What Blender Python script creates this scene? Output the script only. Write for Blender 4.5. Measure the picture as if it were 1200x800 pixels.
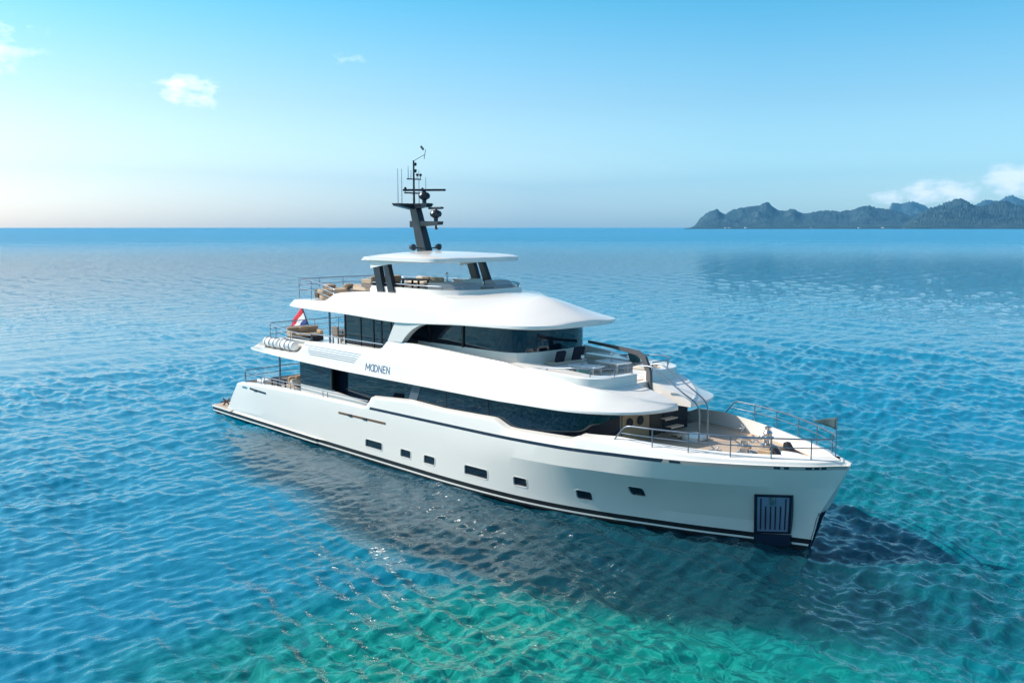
import bpy, bmesh, math, random
import numpy as np
from mathutils import Vector, Matrix
R = math.radians
random.seed(7); rng = np.random.default_rng(7)
for _o in list(bpy.data.objects): bpy.data.objects.remove(_o)
SC = bpy.context.scene
COL = SC.collection

# ------------------------------------------------------------------ camera
CAM_POS = (49.52, -27.09, 10.3); CAM_YAW = 136.5; CAM_F = 1100.0
cam_d = bpy.data.cameras.new('camera'); cam = bpy.data.objects.new('camera', cam_d); COL.objects.link(cam)
cam_d.sensor_width = 36.0; cam_d.lens = 36.0*CAM_F/1200.0
cam_d.clip_start = 0.5; cam_d.clip_end = 60000.0
cam.location = CAM_POS
cam.rotation_euler = (R(90)-math.atan(134.0/CAM_F), 0, R(CAM_YAW-90))
SC.camera = cam

# ------------------------------------------------------------------ light
SUN_EL = 41.0
SUN_DIR = Vector((-0.80*math.cos(R(SUN_EL)), -0.60*math.cos(R(SUN_EL)), math.sin(R(SUN_EL)))).normalized()
SUN_AZ = math.atan2(SUN_DIR.x, SUN_DIR.y)          # clockwise from +Y, as the sky texture counts it
SC.view_settings.view_transform = 'Standard'; SC.view_settings.look = 'None'
SC.view_settings.exposure = 0.54; SC.view_settings.gamma = 1.0
SC.view_settings.use_curve_mapping = False
sun_d = bpy.data.lights.new('sun', 'SUN'); sun_d.energy = 3.85; sun_d.angle = R(0.55); sun_d.color = (1.0, .935, .84)
sun = bpy.data.objects.new('sun', sun_d); COL.objects.link(sun)
sun.rotation_euler = SUN_DIR.to_track_quat('Z', 'Y').to_euler(); sun.location = (-40, -30, 60)

world = bpy.data.worlds.new('World'); SC.world = world; world.use_nodes = True
nt = world.node_tree; N = nt.nodes; LK = nt.links
for n in list(N): N.remove(n)
def nd(t, **kw):
    n = N.new(t)
    for k, v in kw.items(): setattr(n, k, v)
    return n
def math_n(op, a, b=None, clamp=False):
    n = N.new('ShaderNodeMath'); n.operation = op; n.use_clamp = clamp
    for i, v in enumerate((a, b)):
        if v is None: continue
        if isinstance(v, (int, float)): n.inputs[i].default_value = v
        else: LK.new(v, n.inputs[i])
    return n.outputs[0]
def mixc(f, a, b, bt='MIX'):
    n = N.new('ShaderNodeMix'); n.data_type = 'RGBA'; n.blend_type = bt
    for i, v in ((0, f), (6, a), (7, b)):
        if isinstance(v, (int, float)): n.inputs[i].default_value = v
        elif isinstance(v, tuple): n.inputs[i].default_value = v if len(v) == 4 else (*v, 1)
        else: LK.new(v, n.inputs[i])
    return n.outputs[2]
out = nd('ShaderNodeOutputWorld'); bg = nd('ShaderNodeBackground')
sky = nd('ShaderNodeTexSky', sky_type='NISHITA'); sky.sun_disc = False
sky.sun_elevation = R(SUN_EL); sky.sun_rotation = SUN_AZ
sky.altitude = 10; sky.air_density = 1.0; sky.dust_density = 1.2; sky.ozone_density = 2.0
tc = nd('ShaderNodeTexCoord'); sp = nd('ShaderNodeSeparateXYZ'); LK.new(tc.outputs['Generated'], sp.inputs[0])
elev = math_n('MULTIPLY', math_n('ARCSINE', sp.outputs[2]), 180/math.pi)
# tint of the air by height above the horizon (clear tropical sky, a pale band low down)
tr = nd('ShaderNodeValToRGB'); LK.new(math_n('DIVIDE', elev, 40.0, True), tr.inputs[0])
_e = tr.color_ramp.elements
SKY_TINT = [(0.0, (1.58, 2.05, 2.22)), (0.06, (1.34, 1.74, 1.84)), (0.12, (1.06, 1.42, 1.46)), (0.18, (.84, 1.20, 1.25)), (0.33, (.34, 1.06, 1.16)), (1.0, (.95, 1.0, .95))]
_e[0].position = 0; _e[0].color = (*SKY_TINT[0][1], 1); _e[1].position = 1; _e[1].color = (*SKY_TINT[-1][1], 1)
for p_, c_ in SKY_TINT[1:-1]:
    q_ = _e.new(p_); q_.color = (*c_, 1)
skyc = mixc(1.0, sky.outputs[0], tr.outputs[0], 'MULTIPLY')
# brighter towards the sun's side
glow = math_n('DIVIDE', math_n('SUBTRACT', 14.0, math_n('MULTIPLY', math_n('SUBTRACT', R(CAM_YAW), math_n('ARCTAN2', sp.outputs[1], sp.outputs[0])), 180/math.pi)), 50.0, True)
lowf = math_n('SUBTRACT', 1.0, math_n('DIVIDE', elev, 55.0, True))
gcol = nd('ShaderNodeCombineColor')
for i_, k_ in enumerate((.80, .24, .08)): LK.new(math_n('ADD', 1.0, math_n('MULTIPLY', math_n('MULTIPLY', glow, lowf), k_)), gcol.inputs[i_])
skyc = mixc(1.0, skyc, gcol.outputs[0], 'MULTIPLY')
# clouds: soft puffs low in the sky, each with its own bearing (degrees right of the view axis) and height
def bearing():
    az = math_n('ARCTAN2', sp.outputs[1], sp.outputs[0])
    return math_n('MULTIPLY', math_n('SUBTRACT', R(CAM_YAW), az), 180/math.pi)
bear = bearing()
cvec = nd('ShaderNodeCombineXYZ'); LK.new(bear, cvec.inputs[0]); LK.new(elev, cvec.inputs[1])
cn = nd('ShaderNodeTexNoise'); cn.inputs['Scale'].default_value = .95; cn.inputs['Detail'].default_value = 8; cn.inputs['Roughness'].default_value = .6
cmap = nd('ShaderNodeMapping'); cmap.inputs['Scale'].default_value = (.8, 1.35, 1); LK.new(cvec.outputs[0], cmap.inputs[0]); LK.new(cmap.outputs[0], cn.inputs['Vector'])
CLOUDS = [(-18.7, 7.5, 3.2, 1.3, .62), (-28.3, 9.7, 3.4, 1.6, .52), (-29.4, 8.4, 3.2, 1.0, .62), (-10.0, 9.6, 1.9, .8, .3),
          (24.3, 1.9, 2.8, .9, .85), (28.3, 2.5, 2.6, 1.2, 1.0), (21.6, 1.7, 1.6, .6, .7), (31, 2.2, 3, 1.2, .75), (-36, 8, 4, 1.6, .7), (37, 3, 4, 1.4, .7)]
tot = None
for (b0, e0, wb, we, dens) in CLOUDS:
    dx = math_n('DIVIDE', math_n('SUBTRACT', bear, b0), wb); dy = math_n('DIVIDE', math_n('SUBTRACT', elev, e0), we)
    r2 = math_n('ADD', math_n('MULTIPLY', dx, dx), math_n('MULTIPLY', dy, dy))
    m = math_n('MULTIPLY', math_n('SUBTRACT', 1.0, r2, True), dens)
    tot = m if tot is None else math_n('MAXIMUM', tot, m)
cm = math_n('MULTIPLY', math_n('SUBTRACT', math_n('ADD', tot, math_n('MULTIPLY', math_n('SUBTRACT', cn.outputs[0], .5), 2.2)), .28), 1.5, True)
cm = math_n('MULTIPLY', cm, math_n('MULTIPLY', tot, 2.2, True))
skyc = mixc(math_n('MULTIPLY', cm, .80), skyc, (10.5, 10.6, 10.8))
LK.new(skyc, bg.inputs[0]); bg.inputs[1].default_value = 0.115
LK.new(bg.outputs[0], out.inputs[0])

# ------------------------------------------------------------------ materials
def mat(name, col, rough=.5, metal=0.0, spec=.5, coat=0.0, bump=None, noise=None):
    m = bpy.data.materials.new(name); m.use_nodes = True
    t = m.node_tree; b = t.nodes['Principled BSDF']
    b.inputs['Base Color'].default_value = (*col, 1); b.inputs['Roughness'].default_value = rough
    b.inputs['Metallic'].default_value = metal; b.inputs['Specular IOR Level'].default_value = spec
    b.inputs['Coat Weight'].default_value = coat; b.inputs['Coat Roughness'].default_value = .04
    tcn = t.nodes.new('ShaderNodeTexCoord')
    if noise:                                   # slight wear / weave: (scale, amount)
        nz = t.nodes.new('ShaderNodeTexNoise'); nz.inputs['Scale'].default_value = noise[0]; nz.inputs['Detail'].default_value = 5
        t.links.new(tcn.outputs['Object'], nz.inputs['Vector'])
        mp = t.nodes.new('ShaderNodeMapRange'); mp.inputs['To Min'].default_value = 1-noise[1]; mp.inputs['To Max'].default_value = 1+noise[1]*.4
        t.links.new(nz.outputs[0], mp.inputs[0])
        mx = t.nodes.new('ShaderNodeMix'); mx.data_type = 'RGBA'; mx.blend_type = 'MULTIPLY'; mx.inputs[0].default_value = 1
        mx.inputs[6].default_value = (*col, 1); t.links.new(mp.outputs[0], mx.inputs[7]); t.links.new(mx.outputs[2], b.inputs['Base Color'])
    if bump:                                    # (scale, strength)
        nb = t.nodes.new('ShaderNodeTexNoise'); nb.inputs['Scale'].default_value = bump[0]; nb.inputs['Detail'].default_value = 3
        t.links.new(tcn.outputs['Object'], nb.inputs['Vector'])
        bp = t.nodes.new('ShaderNodeBump'); bp.inputs['Strength'].default_value = bump[1]; bp.inputs['Distance'].default_value = .02
        t.links.new(nb.outputs[0], bp.inputs['Height']); t.links.new(bp.outputs[0], b.inputs['Normal'])
    return m
M = {}
M['white'] = mat('white_gelcoat', (.83, .78, .72),   .2, coat=.3, noise=(.6, .03), bump=(.9, .05))
M['white_matt'] = mat('white_paint', (.78, .78, .77), .5)
M['black'] = mat('black_antifouling', (.012, .013, .016), .4)
M['navy'] = mat('navy_stripe', (.012, .022, .045), .25)
M['blue'] = mat('blue_lettering', (.07, .14, .25), .35)
M['glass'] = mat('dark_tinted_glass', (.006, .012, .024), .025, spec=.7)
M['plate'] = mat('pocket_plate', (.34, .42, .60), .3, .4)
M['strip'] = mat('brushed_strip', (.40, .35, .32), .3, .35)
M['steel'] = mat('polished_steel', (.62, .63, .65), .16, 1.0)
M['louvre'] = mat('louvre_blue', (.20, .26, .35), .4)
M['pillar'] = mat('slate_paint', (.085, .105, .13), .3)
M['boom'] = mat('boom_paint', (.095, .095, .10), .4)
M['rail'] = mat('rail_steel', (.24, .28, .34), .34, .75)
M['mast'] = mat('charcoal_paint', (.018, .022, .032), .32)
M['tan'] = mat('tan_fabric', (.46, .33, .22), .9, bump=(60, .3), noise=(9, .12))
M['cream'] = mat('cream_cushion', (.62, .54, .45), .9, bump=(60, .3))
M['taupe'] = mat('taupe_fabric', (.20, .17, .15), .9, bump=(60, .3))
M['dark'] = mat('dark_fabric', (.03, .03, .04), .85)
M['navyf'] = mat('navy_fabric', (.02, .022, .04), .85)
M['teal'] = mat('teal_fabric', (.02, .09, .10), .85)
M['wood'] = mat('oiled_wood', (.16, .085, .045), .5, noise=(6, .3))
M['veneer'] = mat('tan_veneer', (.42, .29, .17), .4, noise=(4, .2))
M['grey'] = mat('grey_paint', (.42, .43, .44), .45)
M['red'] = mat('flag_red', (.55, .02, .04), .8); M['flagw'] = mat('flag_white', (.75, .75, .75), .8); M['flagb'] = mat('flag_blue', (.03, .05, .22), .8)
M['pennant'] = mat('pennant_cloth', (.05, .09, .10), .8)
M['lamp'] = mat('brushed_lamp', (.5, .48, .45), .3, 1.0)
def teak():
    m = bpy.data.materials.new('teak_planks'); m.use_nodes = True; t = m.node_tree; b = t.nodes['Principled BSDF']
    tcn = t.nodes.new('ShaderNodeTexCoord'); br = t.nodes.new('ShaderNodeTexBrick')
    br.inputs['Color1'].default_value = (.60, .46, .34, 1); br.inputs['Color2'].default_value = (.53, .40, .29, 1); br.inputs['Mortar'].default_value = (.05, .04, .035, 1)
    br.inputs['Scale'].default_value = 1; br.inputs['Brick Width'].default_value = 2.4; br.inputs['Row Height'].default_value = .11
    br.inputs['Mortar Size'].default_value = .006
    t.links.new(tcn.outputs['Object'], br.inputs['Vector']); t.links.new(br.outputs[0], b.inputs['Base Color']); b.inputs['Roughness'].default_value = .6
    return m
M['teak'] = teak()

# ------------------------------------------------------------------ mesh helpers
def pchip(xs, ys):
    xs = np.array(xs, float); ys = np.array(ys, float); h = np.diff(xs); d = np.diff(ys)/h
    m = np.zeros(len(xs))
    for i in range(1, len(xs)-1):
        if d[i-1]*d[i] > 0:
            w1 = 2*h[i]+h[i-1]; w2 = h[i]+2*h[i-1]; m[i] = (w1+w2)/(w1/d[i-1]+w2/d[i])
    m[0] = d[0]; m[-1] = d[-1]
    def f(x):
        x = np.clip(np.asarray(x, float), xs[0], xs[-1]); i = np.clip(np.searchsorted(xs, x, 'right')-1, 0, len(xs)-2)
        t = (x-xs[i])/h[i]
        return ((1+2*t)*(1-t)**2*ys[i] + t*(1-t)**2*h[i]*m[i] + t*t*(3-2*t)*ys[i+1] + t*t*(t-1)*h[i]*m[i+1])
    return f
def lin(xs, ys): return lambda x: np.interp(x, xs, ys)
class MB:
    """collects geometry, then links it as ONE mesh object"""
    def __init__(s): s.v = []; s.f = []; s.mi = []
    def add(s, verts, faces, mi=0):
        o = len(s.v); s.v += [tuple(map(float, p)) for p in verts]
        s.f += [tuple(o+i for i in f) for f in faces]
        s.mi += ([mi]*len(faces) if isinstance(mi, int) else list(mi)); return s
    def box(s, c, d, mi=0, rz=0, taper=1.0, rx=0, ry=0, bev=.0):
        x, y, z = [k/2 for k in d]
        if bev > 0:                                  # chamfered box
            b = min(bev, x*.9, y*.9, z*.9); pts = []
            for sz, (ix, iy) in ((-z, (b, b)), (-z+b, (0, 0)), (z-b, (0, 0)), (z, (b, b))):
                X, Y = x-ix, y-iy; c_ = b if ix == 0 else b*.7
                tp = taper if sz > 0 else 1
                for (px, py) in ((-X+c_, -Y), (X-c_, -Y), (X, -Y+c_), (X, Y-c_), (X-c_, Y), (-X+c_, Y), (-X, Y-c_), (-X, -Y+c_)): pts.append((px*tp, py*tp, sz))
            fs = [tuple(reversed(range(8)))] + [(8*k+i, 8*k+(i+1) % 8, 8*k+8+(i+1) % 8, 8*k+8+i) for k in range(3) for i in range(8)] + [tuple(24+i for i in range(8))]
        else:
            pts = [(-x, -y, -z), (x, -y, -z), (x, y, -z), (-x, y, -z), (-x*taper, -y*taper, z), (x*taper, -y*taper, z), (x*taper, y*taper, z), (-x*taper, y*taper, z)]
            fs = [(3, 2, 1, 0), (4, 5, 6, 7), (0, 1, 5, 4), (1, 2, 6, 5), (2, 3, 7, 6), (3, 0, 4, 7)]
        mt = Matrix.Translation(c) @ Matrix.Rotation(rz, 4, 'Z') @ Matrix.Rotation(ry, 4, 'Y') @ Matrix.Rotation(rx, 4, 'X')
        return s.add([mt @ Vector(p) for p in pts], fs, mi)
    def tube(s, pts, r, n=8, mi=0, r2=None, closed=False):
        pts = [Vector(p) for p in pts]; m = len(pts); vs = []
        prev = None
        for i, p in enumerate(pts):
            a = pts[(i-1) % m] if (i > 0 or closed) else p; b = pts[(i+1) % m] if (i < m-1 or closed) else p
            t = (b-a).normalized()
            if prev is None:
                u = t.cross(Vector((0, 0, 1)));
                if u.length < .05: u = t.cross(Vector((1, 0, 0)))
            else: u = prev - t*prev.dot(t)
            u.normalize(); prev = u; w = t.cross(u)
            rr = r if r2 is None else r+(r2-r)*i/(m-1)
            vs += [p+(u*math.cos(2*math.pi*k/n)+w*math.sin(2*math.pi*k/n))*rr for k in range(n)]
        fs = [(i*n+k, i*n+(k+1) % n, ((i+1) % m)*n+(k+1) % n, ((i+1) % m)*n+k) for i in range(m if closed else m-1) for k in range(n)]
        if not closed: fs += [tuple(reversed(range(n))), tuple((m-1)*n+k for k in range(n))]
        return s.add(vs, fs, mi)
    def lathe(s, c, prof, n=20, mi=0, axis='Z', sx=1, sy=1):
        vs = []; ax = Vector(c)
        for (r, h) in prof:
            for k in range(n):
                a = 2*math.pi*k/n; p = (r*math.cos(a)*sx, r*math.sin(a)*sy, h)
                if axis == 'X': p = (p[2], p[0], p[1])
                if axis == 'Y': p = (p[0], p[2], p[1])
                vs.append(ax+Vector(p))
        m = len(prof)
        fs = [(i*n+k, i*n+(k+1) % n, (i+1)*n+(k+1) % n, (i+1)*n+k) for i in range(m-1) for k in range(n)] + [tuple(reversed(range(n))), tuple((m-1)*n+k for k in range(n))]
        return s.add(vs, fs, mi)
    def sphere(s, c, r, n=14, mi=0, sz=1):
        return s.lathe(c, [(max(r*math.sin(math.pi*i/n), r*.02), -r*sz*math.cos(math.pi*i/n)) for i in range(n+1)], n+4, mi)
    def prism(s, poly, axis, a, b, mi=0):
        """polygon (2D) extruded along an axis from a to b"""
        def P(p, h):
            return {'X': (h, p[0], p[1]), 'Y': (p[0], h, p[1]), 'Z': (p[0], p[1], h)}[axis]
        n = len(poly)
        return s.add([P(p, a) for p in poly]+[P(p, b) for p in poly],
                     [tuple(reversed(range(n))), tuple(range(n, 2*n))]+[(i, (i+1) % n, n+(i+1) % n, n+i) for i in range(n)], mi)
    def loft(s, rings, mi=None, cap='strip', mat_fn=None):
        """closed rings (n points); symmetric rings get clean strip caps"""
        n = len(rings[0]); m = len(rings); vs = [p for r in rings for p in r]; fs = []; ms = []
        for i in range(m-1):
            for k in range(n):
                fs.append((i*n+k, i*n+(k+1) % n, (i+1)*n+(k+1) % n, (i+1)*n+k)); ms.append(mat_fn(i, k) if mat_fn else (mi or 0))
        for base, flip in ((0, True), ((m-1)*n, False)):
            if cap == 'strip':
                h = n//2
                for j in range(h):
                    a, b = j, j+1; c, d = (n-b) % n, (n-a) % n
                    q = [base+a, base+b] + ([base+c] if c != b else []) + ([base+d] if d != a else [])
                    fs.append(tuple(reversed(q)) if not flip else tuple(q)); ms.append(0 if not mi else mi)
            elif cap:
                q = list(range(base, base+n)); fs.append(tuple(reversed(q)) if flip else tuple(q)); ms.append(0 if not mi else mi)
        return s.add(vs, fs, ms)
    def build(s, name, mats, parent=None, smooth=35, label=None, cat=None, group=None, kind=None):
        me = bpy.data.meshes.new(name); me.from_pydata(s.v, [], s.f)
        if not isinstance(mats, (list, tuple)): mats = [mats]
        for m_ in mats: me.materials.append(M[m_] if isinstance(m_, str) else m_)
        me.polygons.foreach_set('material_index', s.mi)
        bm = bmesh.new(); bm.from_mesh(me); bmesh.ops.recalc_face_normals(bm, faces=bm.faces); bm.to_mesh(me); bm.free()
        if smooth:
            me.polygons.foreach_set('use_smooth', [True]*len(me.polygons)); me.set_sharp_from_angle(angle=R(smooth))
        me.update()
        o = bpy.data.objects.new(name, me); COL.objects.link(o)
        if parent is not None: o.parent = parent
        tag(o, label, cat, group, kind); return o
def tag(o, label=None, cat=None, group=None, kind=None):
    for k, v in (('label', label), ('category', cat), ('group', group), ('kind', kind)):
        if v: o[k] = v
    return o
def thing(name, loc, label, cat, group=None, rz=0):
    o = bpy.data.objects.new(name, None); COL.objects.link(o); o.location = loc; o.rotation_euler.z = rz; o.empty_display_size = .2
    return tag(o, label, cat, group)
def copy_tree(o, parent=None):
    c = o.copy(); COL.objects.link(c)
    if parent is not None: c.parent = parent
    for ch in [k for k in bpy.data.objects if k.parent == o]: copy_tree(ch, c)
    return c
def mirror_half(half):
    """half ring from the centre bottom (y=0) round the starboard side (-y) to the centre top (y=0) -> full ring"""
    return [tuple(p) for p in half] + [(p[0], -p[1], p[2]) for p in reversed(half[1:-1])]
def boolean(o, cutter_mb, op='DIFFERENCE', ang=32):
    c = cutter_mb.build('cutter', M['white'], smooth=0)
    md = o.modifiers.new('b', 'BOOLEAN'); md.operation = op; md.object = c; md.solver = 'EXACT'
    bpy.context.view_layer.update()
    me = bpy.data.meshes.new_from_object(o.evaluated_get(bpy.context.evaluated_depsgraph_get()))
    old = o.data; o.modifiers.clear(); o.data = me; me.name = old.name
    bpy.data.objects.remove(c); me.set_sharp_from_angle(angle=R(ang))
def rrect(x0, x1, z0, z1, r, n=4, skew=0):
    pts = []
    for (cx, cz, a0) in ((x1-r, z0+r, -90), (x1-r, z1-r, 0), (x0+r, z1-r, 90), (x0+r, z0+r, 180)):
        for k in range(n+1):
            a = R(a0+90*k/n); px, pz = cx+r*math.cos(a), cz+r*math.sin(a); pts.append((px+skew*(pz-z0), pz))
    return pts
def smooth_path(pts, n=6, r=.25):
    """polyline with rounded corners"""
    pts = [Vector(p) for p in pts]; out_ = [pts[0]]
    for i in range(1, len(pts)-1):
        a, b, c = pts[i-1], pts[i], pts[i+1]
        d1 = min(r, (a-b).length*.45); d2 = min(r, (c-b).length*.45)
        p, q = b+(a-b).normalized()*d1, b+(c-b).normalized()*d2
        for k in range(n+1):
            t = k/n; out_.append(p*(1-t)**2+b*2*t*(1-t)+q*t*t)
    out_.append(pts[-1]); return out_
def pose(o, loc, rz=0):
    o.location = loc; o.rotation_euler.z = rz; return o
# ------------------------------------------------------------------ yacht: the lines of the hull (x forward from the stern, starboard is -y)
STEMX = lin([-1.0, 0, .65, 1.25, 1.65, 2.56, 3.06, 3.3], [34.3, 34.9, 35.13, 35.32, 35.55, 35.98, 36.2, 36.25])
AFTX = lin([.36, .53, 1.95, 2.36, 3.3], [1.85, 2.0, 3.2, 3.6, 3.8])
CAPZ = lin([3, 4.1, 6, 9, 15.5, 15.62, 16.0, 18.6, 20.8, 23.7, 23.95, 24.5, 24.9, 27.5, 27.75, 28.15, 29.3, 31.5, 33, 36.3],
           [2.02, 2.12, 2.27, 2.38, 2.44, 2.52, 2.98, 3.16, 3.1, 3.17, 3.15, 2.93, 2.91, 3.0, 3.04, 3.22, 3.2, 3.11, 3.07, 3.1])
STRZ = pchip([2, 8, 15, 21, 24, 27.5, 29.8, 31, 33, 36.3], [1.95, 2.1, 2.36, 2.44, 2.48, 2.6, 2.72, 2.75, 2.8, 2.86])
def HB(kind):
    wl = pchip([0, .3, 3, 8, 12, 20, 22, 24.5, 26.3, 28.2, 30, 31.6, 33.3, 34.9], [3.5, 3.5, 3.55, 3.62, 3.68, 3.68, 3.62, 3.42, 3.12, 2.62, 2.0, 1.42, .68, .03])
    st = pchip([0, 3, 6, 12, 20, 27, 28.5, 29.72, 30.88, 32.05, 33.24, 34.35, 35.37, 35.94, 36.14], [3.5, 3.55, 3.7, 3.76, 3.78, 3.76, 3.7, 3.55, 3.3, 2.93, 2.36, 1.68, .9, .22, .03])
    return wl if kind == 'wl' else st
_wl, _st = HB('wl'), HB('st')
_kn = pchip([0, 3, 6, 12, 22, 26.9, 29.5, 31.8, 33.3, 34.6, 35.5, 35.85], [3.52, 3.56, 3.69, 3.75, 3.765, 3.68, 3.46, 2.72, 1.98, 1.12, .40, .03])
KNZ = pchip([2, 5, 8, 15, 24, 27, 29.3, 31.5, 33, 36], [1.2, 1.6, 1.82, 1.74, 1.84, 1.95, 2.09, 2.15, 2.17, 2.2])
def DECKZ(x): return np.interp(x, [3, 8.9, 9.3, 26.5, 28.3, 37], [1.68, 1.68, 2.1, 2.1, 2.75, 2.75])
LEVELS = ['keel', 'bilge', 'wl', 's1', 's2', 's3', 'ledge', 'low', 'mid', 'high', 'knuckle', 'str0', 'str1', 'capo', 'caps', 'capi', 'deck', 'ctr']
def level_z(j, x):
    n = LEVELS[j]
    if n == 'keel': return -1.0
    if n == 'bilge': return -.75
    if n in ('wl', 's1', 's2', 's3', 'ledge'): return {'wl': .02, 's1': .10, 's2': .17, 's3': .34, 'ledge': .362}[n]
    if n in ('low', 'mid', 'high'): return {'low': .36, 'mid': .57, 'high': .8}[n]*float(KNZ(x))
    if n == 'knuckle': return float(KNZ(x))
    if n == 'str0': return min(float(STRZ(x))-.005, float(CAPZ(x))-.2) if x < 15.6 else float(STRZ(x))-.005
    if n == 'str1': return min(float(STRZ(x))+.115, float(CAPZ(x))-.08) if x < 15.6 else float(STRZ(x))+.115
    c = max(float(CAPZ(x)), float(STRZ(x))+.16) if x > 15.6 else float(CAPZ(x))
    if n == 'capo': return max(c-.13, float(STRZ(x))+.12) if x > 15.6 else c-.05
    if n == 'caps': return c-.035
    if n == 'capi': return c+.10*max(0, min(1, (x-28.3)/1.2))
    return float(DECKZ(x))
def level_y(j, x):
    n = LEVELS[j]; w = float(_wl(x)); s = float(_st(x)); k = float(_kn(x))
    fl = max(0, min(1, (x-23)/9))
    if n == 'keel': return 0.0
    if n == 'bilge': return w*.72
    if n == 'wl': return w
    stx = float(STEMX(level_z(j, x))); 
    def flare(z):           # concave flare between waterline and knuckle
        zk = float(KNZ(x)); t = max(0, min(1, z/zk)); return w+(k-w)*(t**(1+.75*fl))
    if n in ('s1', 's2', 's3'): return flare(level_z(j, x))+(.06 if x < 11.5 else 0)
    if n == 'ledge': return flare(.36)-.05*max(0, min(1, (11.5-x)/8))
    if n in ('low', 'mid', 'high'): return flare(level_z(j, x))
    if n == 'knuckle': return k
    if n == 'str0': return s
    if n == 'str1': return s-.005
    tum = np.interp(x, [3, 15, 22, 28, 31, 36], [.06, .05, .06, .10, .14, .16])
    if n == 'capo': return s-tum*.6
    if n == 'caps': return s-tum
    wid = np.interp(x, [3, 15, 23, 28, 31, 35, 36], [.24, .2, .2, .34, .42, .5, .5])
    if n == 'capi': return s-tum-wid
    if n == 'deck': return s-tum-wid-.02
    return 0.0
def hull_y(x, z):
    """half breadth of the outer skin at (x, z) from the waterline to the cap"""
    js = range(2, 14); zz = [level_z(j, x) for j in js]; yy = [max(0, level_y(j, x)) for j in js]
    return float(np.interp(z, zz, yy))
YACHT = thing('motor_yacht', (0, 0, 0), 'white three-deck motor yacht with dark glass bands and a charcoal mast, lying at anchor', 'motor yacht')
YACHT.rotation_euler = (0, 0, 0)
def build_hull():
    nst = 240; ss = np.concatenate([np.linspace(0, .86, 170, endpoint=False), .86+.14*np.sin(np.linspace(0, math.pi/2, 60))])
    rings = []
    for s in ss:
        half = []
        for j, n in enumerate(LEVELS):
            zt = {'keel': -1.0, 'bilge': -.75, 'wl': 0.02, 's1': .1, 's2': .17, 's3': .34, 'ledge': .362, 'low': .75, 'mid': 1.2, 'high': 1.7, 'knuckle': 2.15, 'str0': 2.86, 'str1': 2.97, 'capo': 3.0, 'caps': 3.06, 'capi': 3.1, 'deck': 3.1, 'ctr': 3.1}[n]
            xa = 1.0 if n in ('keel', 'bilge') else .35 if j <= 5 else float(AFTX(min({'ledge': .362, 'low': .55, 'mid': .85, 'high': 1.15, 'knuckle': 1.4, 'str0': 1.95, 'str1': 2.03, 'capo': 2.08, 'caps': 2.1, 'capi': 2.1}.get(n, 2.1), 3)))
            xs = float(STEMX(zt))
            if n in ('capi',): xs -= .38
            if n in ('deck', 'ctr'): xs -= .42
            x = xa+s*(xs-xa)
            y = level_y(j, x); z = level_z(j, x)
            if n not in ('keel', 'ctr'):
                y = max(y, .03)
            half.append((x, -y if n not in ('keel', 'ctr') else 0.0, z))
        rings.append(mirror_half(half))
    nl = len(LEVELS); nr = len(rings[0])
    xmid = [r[11][0] for r in rings]
    def mf(i, k):
        kk = k if k < nl-1 else nr-1-k
        n = LEVELS[kk]; x = xmid[i]
        if n in ('keel', 'bilge', 'wl'): return 1
        if n == 's2': return 1
        if n == 'str0' and 15.72 < x < 31.3: return 2
        if n == 'str0' and x >= 31.3: return 3
        if n == 'deck': return 4
        return 0
    mb = MB(); mb.loft(rings, mat_fn=mf)
    return mb.build('hull', ['white', 'black', 'navy', 'strip', 'teak'], YACHT, smooth=8)
HULL = build_hull()
WINS = [(15.42, 16.68, .64, 1.01), (18.0, 18.72, .65, 1.01), (19.6, 20.32, .66, 1.03), (22.12, 23.42, .68, 1.08), (24.75, 25.42, .74, 1.10), (27.52, 28.16, .72, 1.08), (29.70, 30.25, 1.25, 1.61)]
POCKET = (33.0, 34.2, .32, 1.62)      # anchor pocket in the flare
def cut_hull():
    c = MB()
    for sgn in (-1, 1):
        for (x0, x1, z0, z1) in WINS:
            y = min(hull_y(x0, z0), hull_y(x1, z0))
            pl = rrect(x0, x1, z0, z1, .09, skew=.12); n = len(pl); xc, zc = sum(p[0] for p in pl)/n, sum(p[1] for p in pl)/n
            vs = [(px, sgn*(hull_y(px, pz)-.075), pz) for px, pz in pl]+[(px, sgn*(hull_y(px, pz)+.4), pz) for px, pz in pl]+[(xc, sgn*(hull_y(xc, zc)-.075), zc), (xc, sgn*(hull_y(xc, zc)+.4), zc)]
            c.add(vs, [((i+1) % n, i, 2*n) for i in range(n)]+[(n+i, n+(i+1) % n, 2*n+1) for i in range(n)]+[(i, (i+1) % n, n+(i+1) % n, n+i) for i in range(n)])
    boolean(HULL, c, ang=8)
cut_hull()
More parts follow.
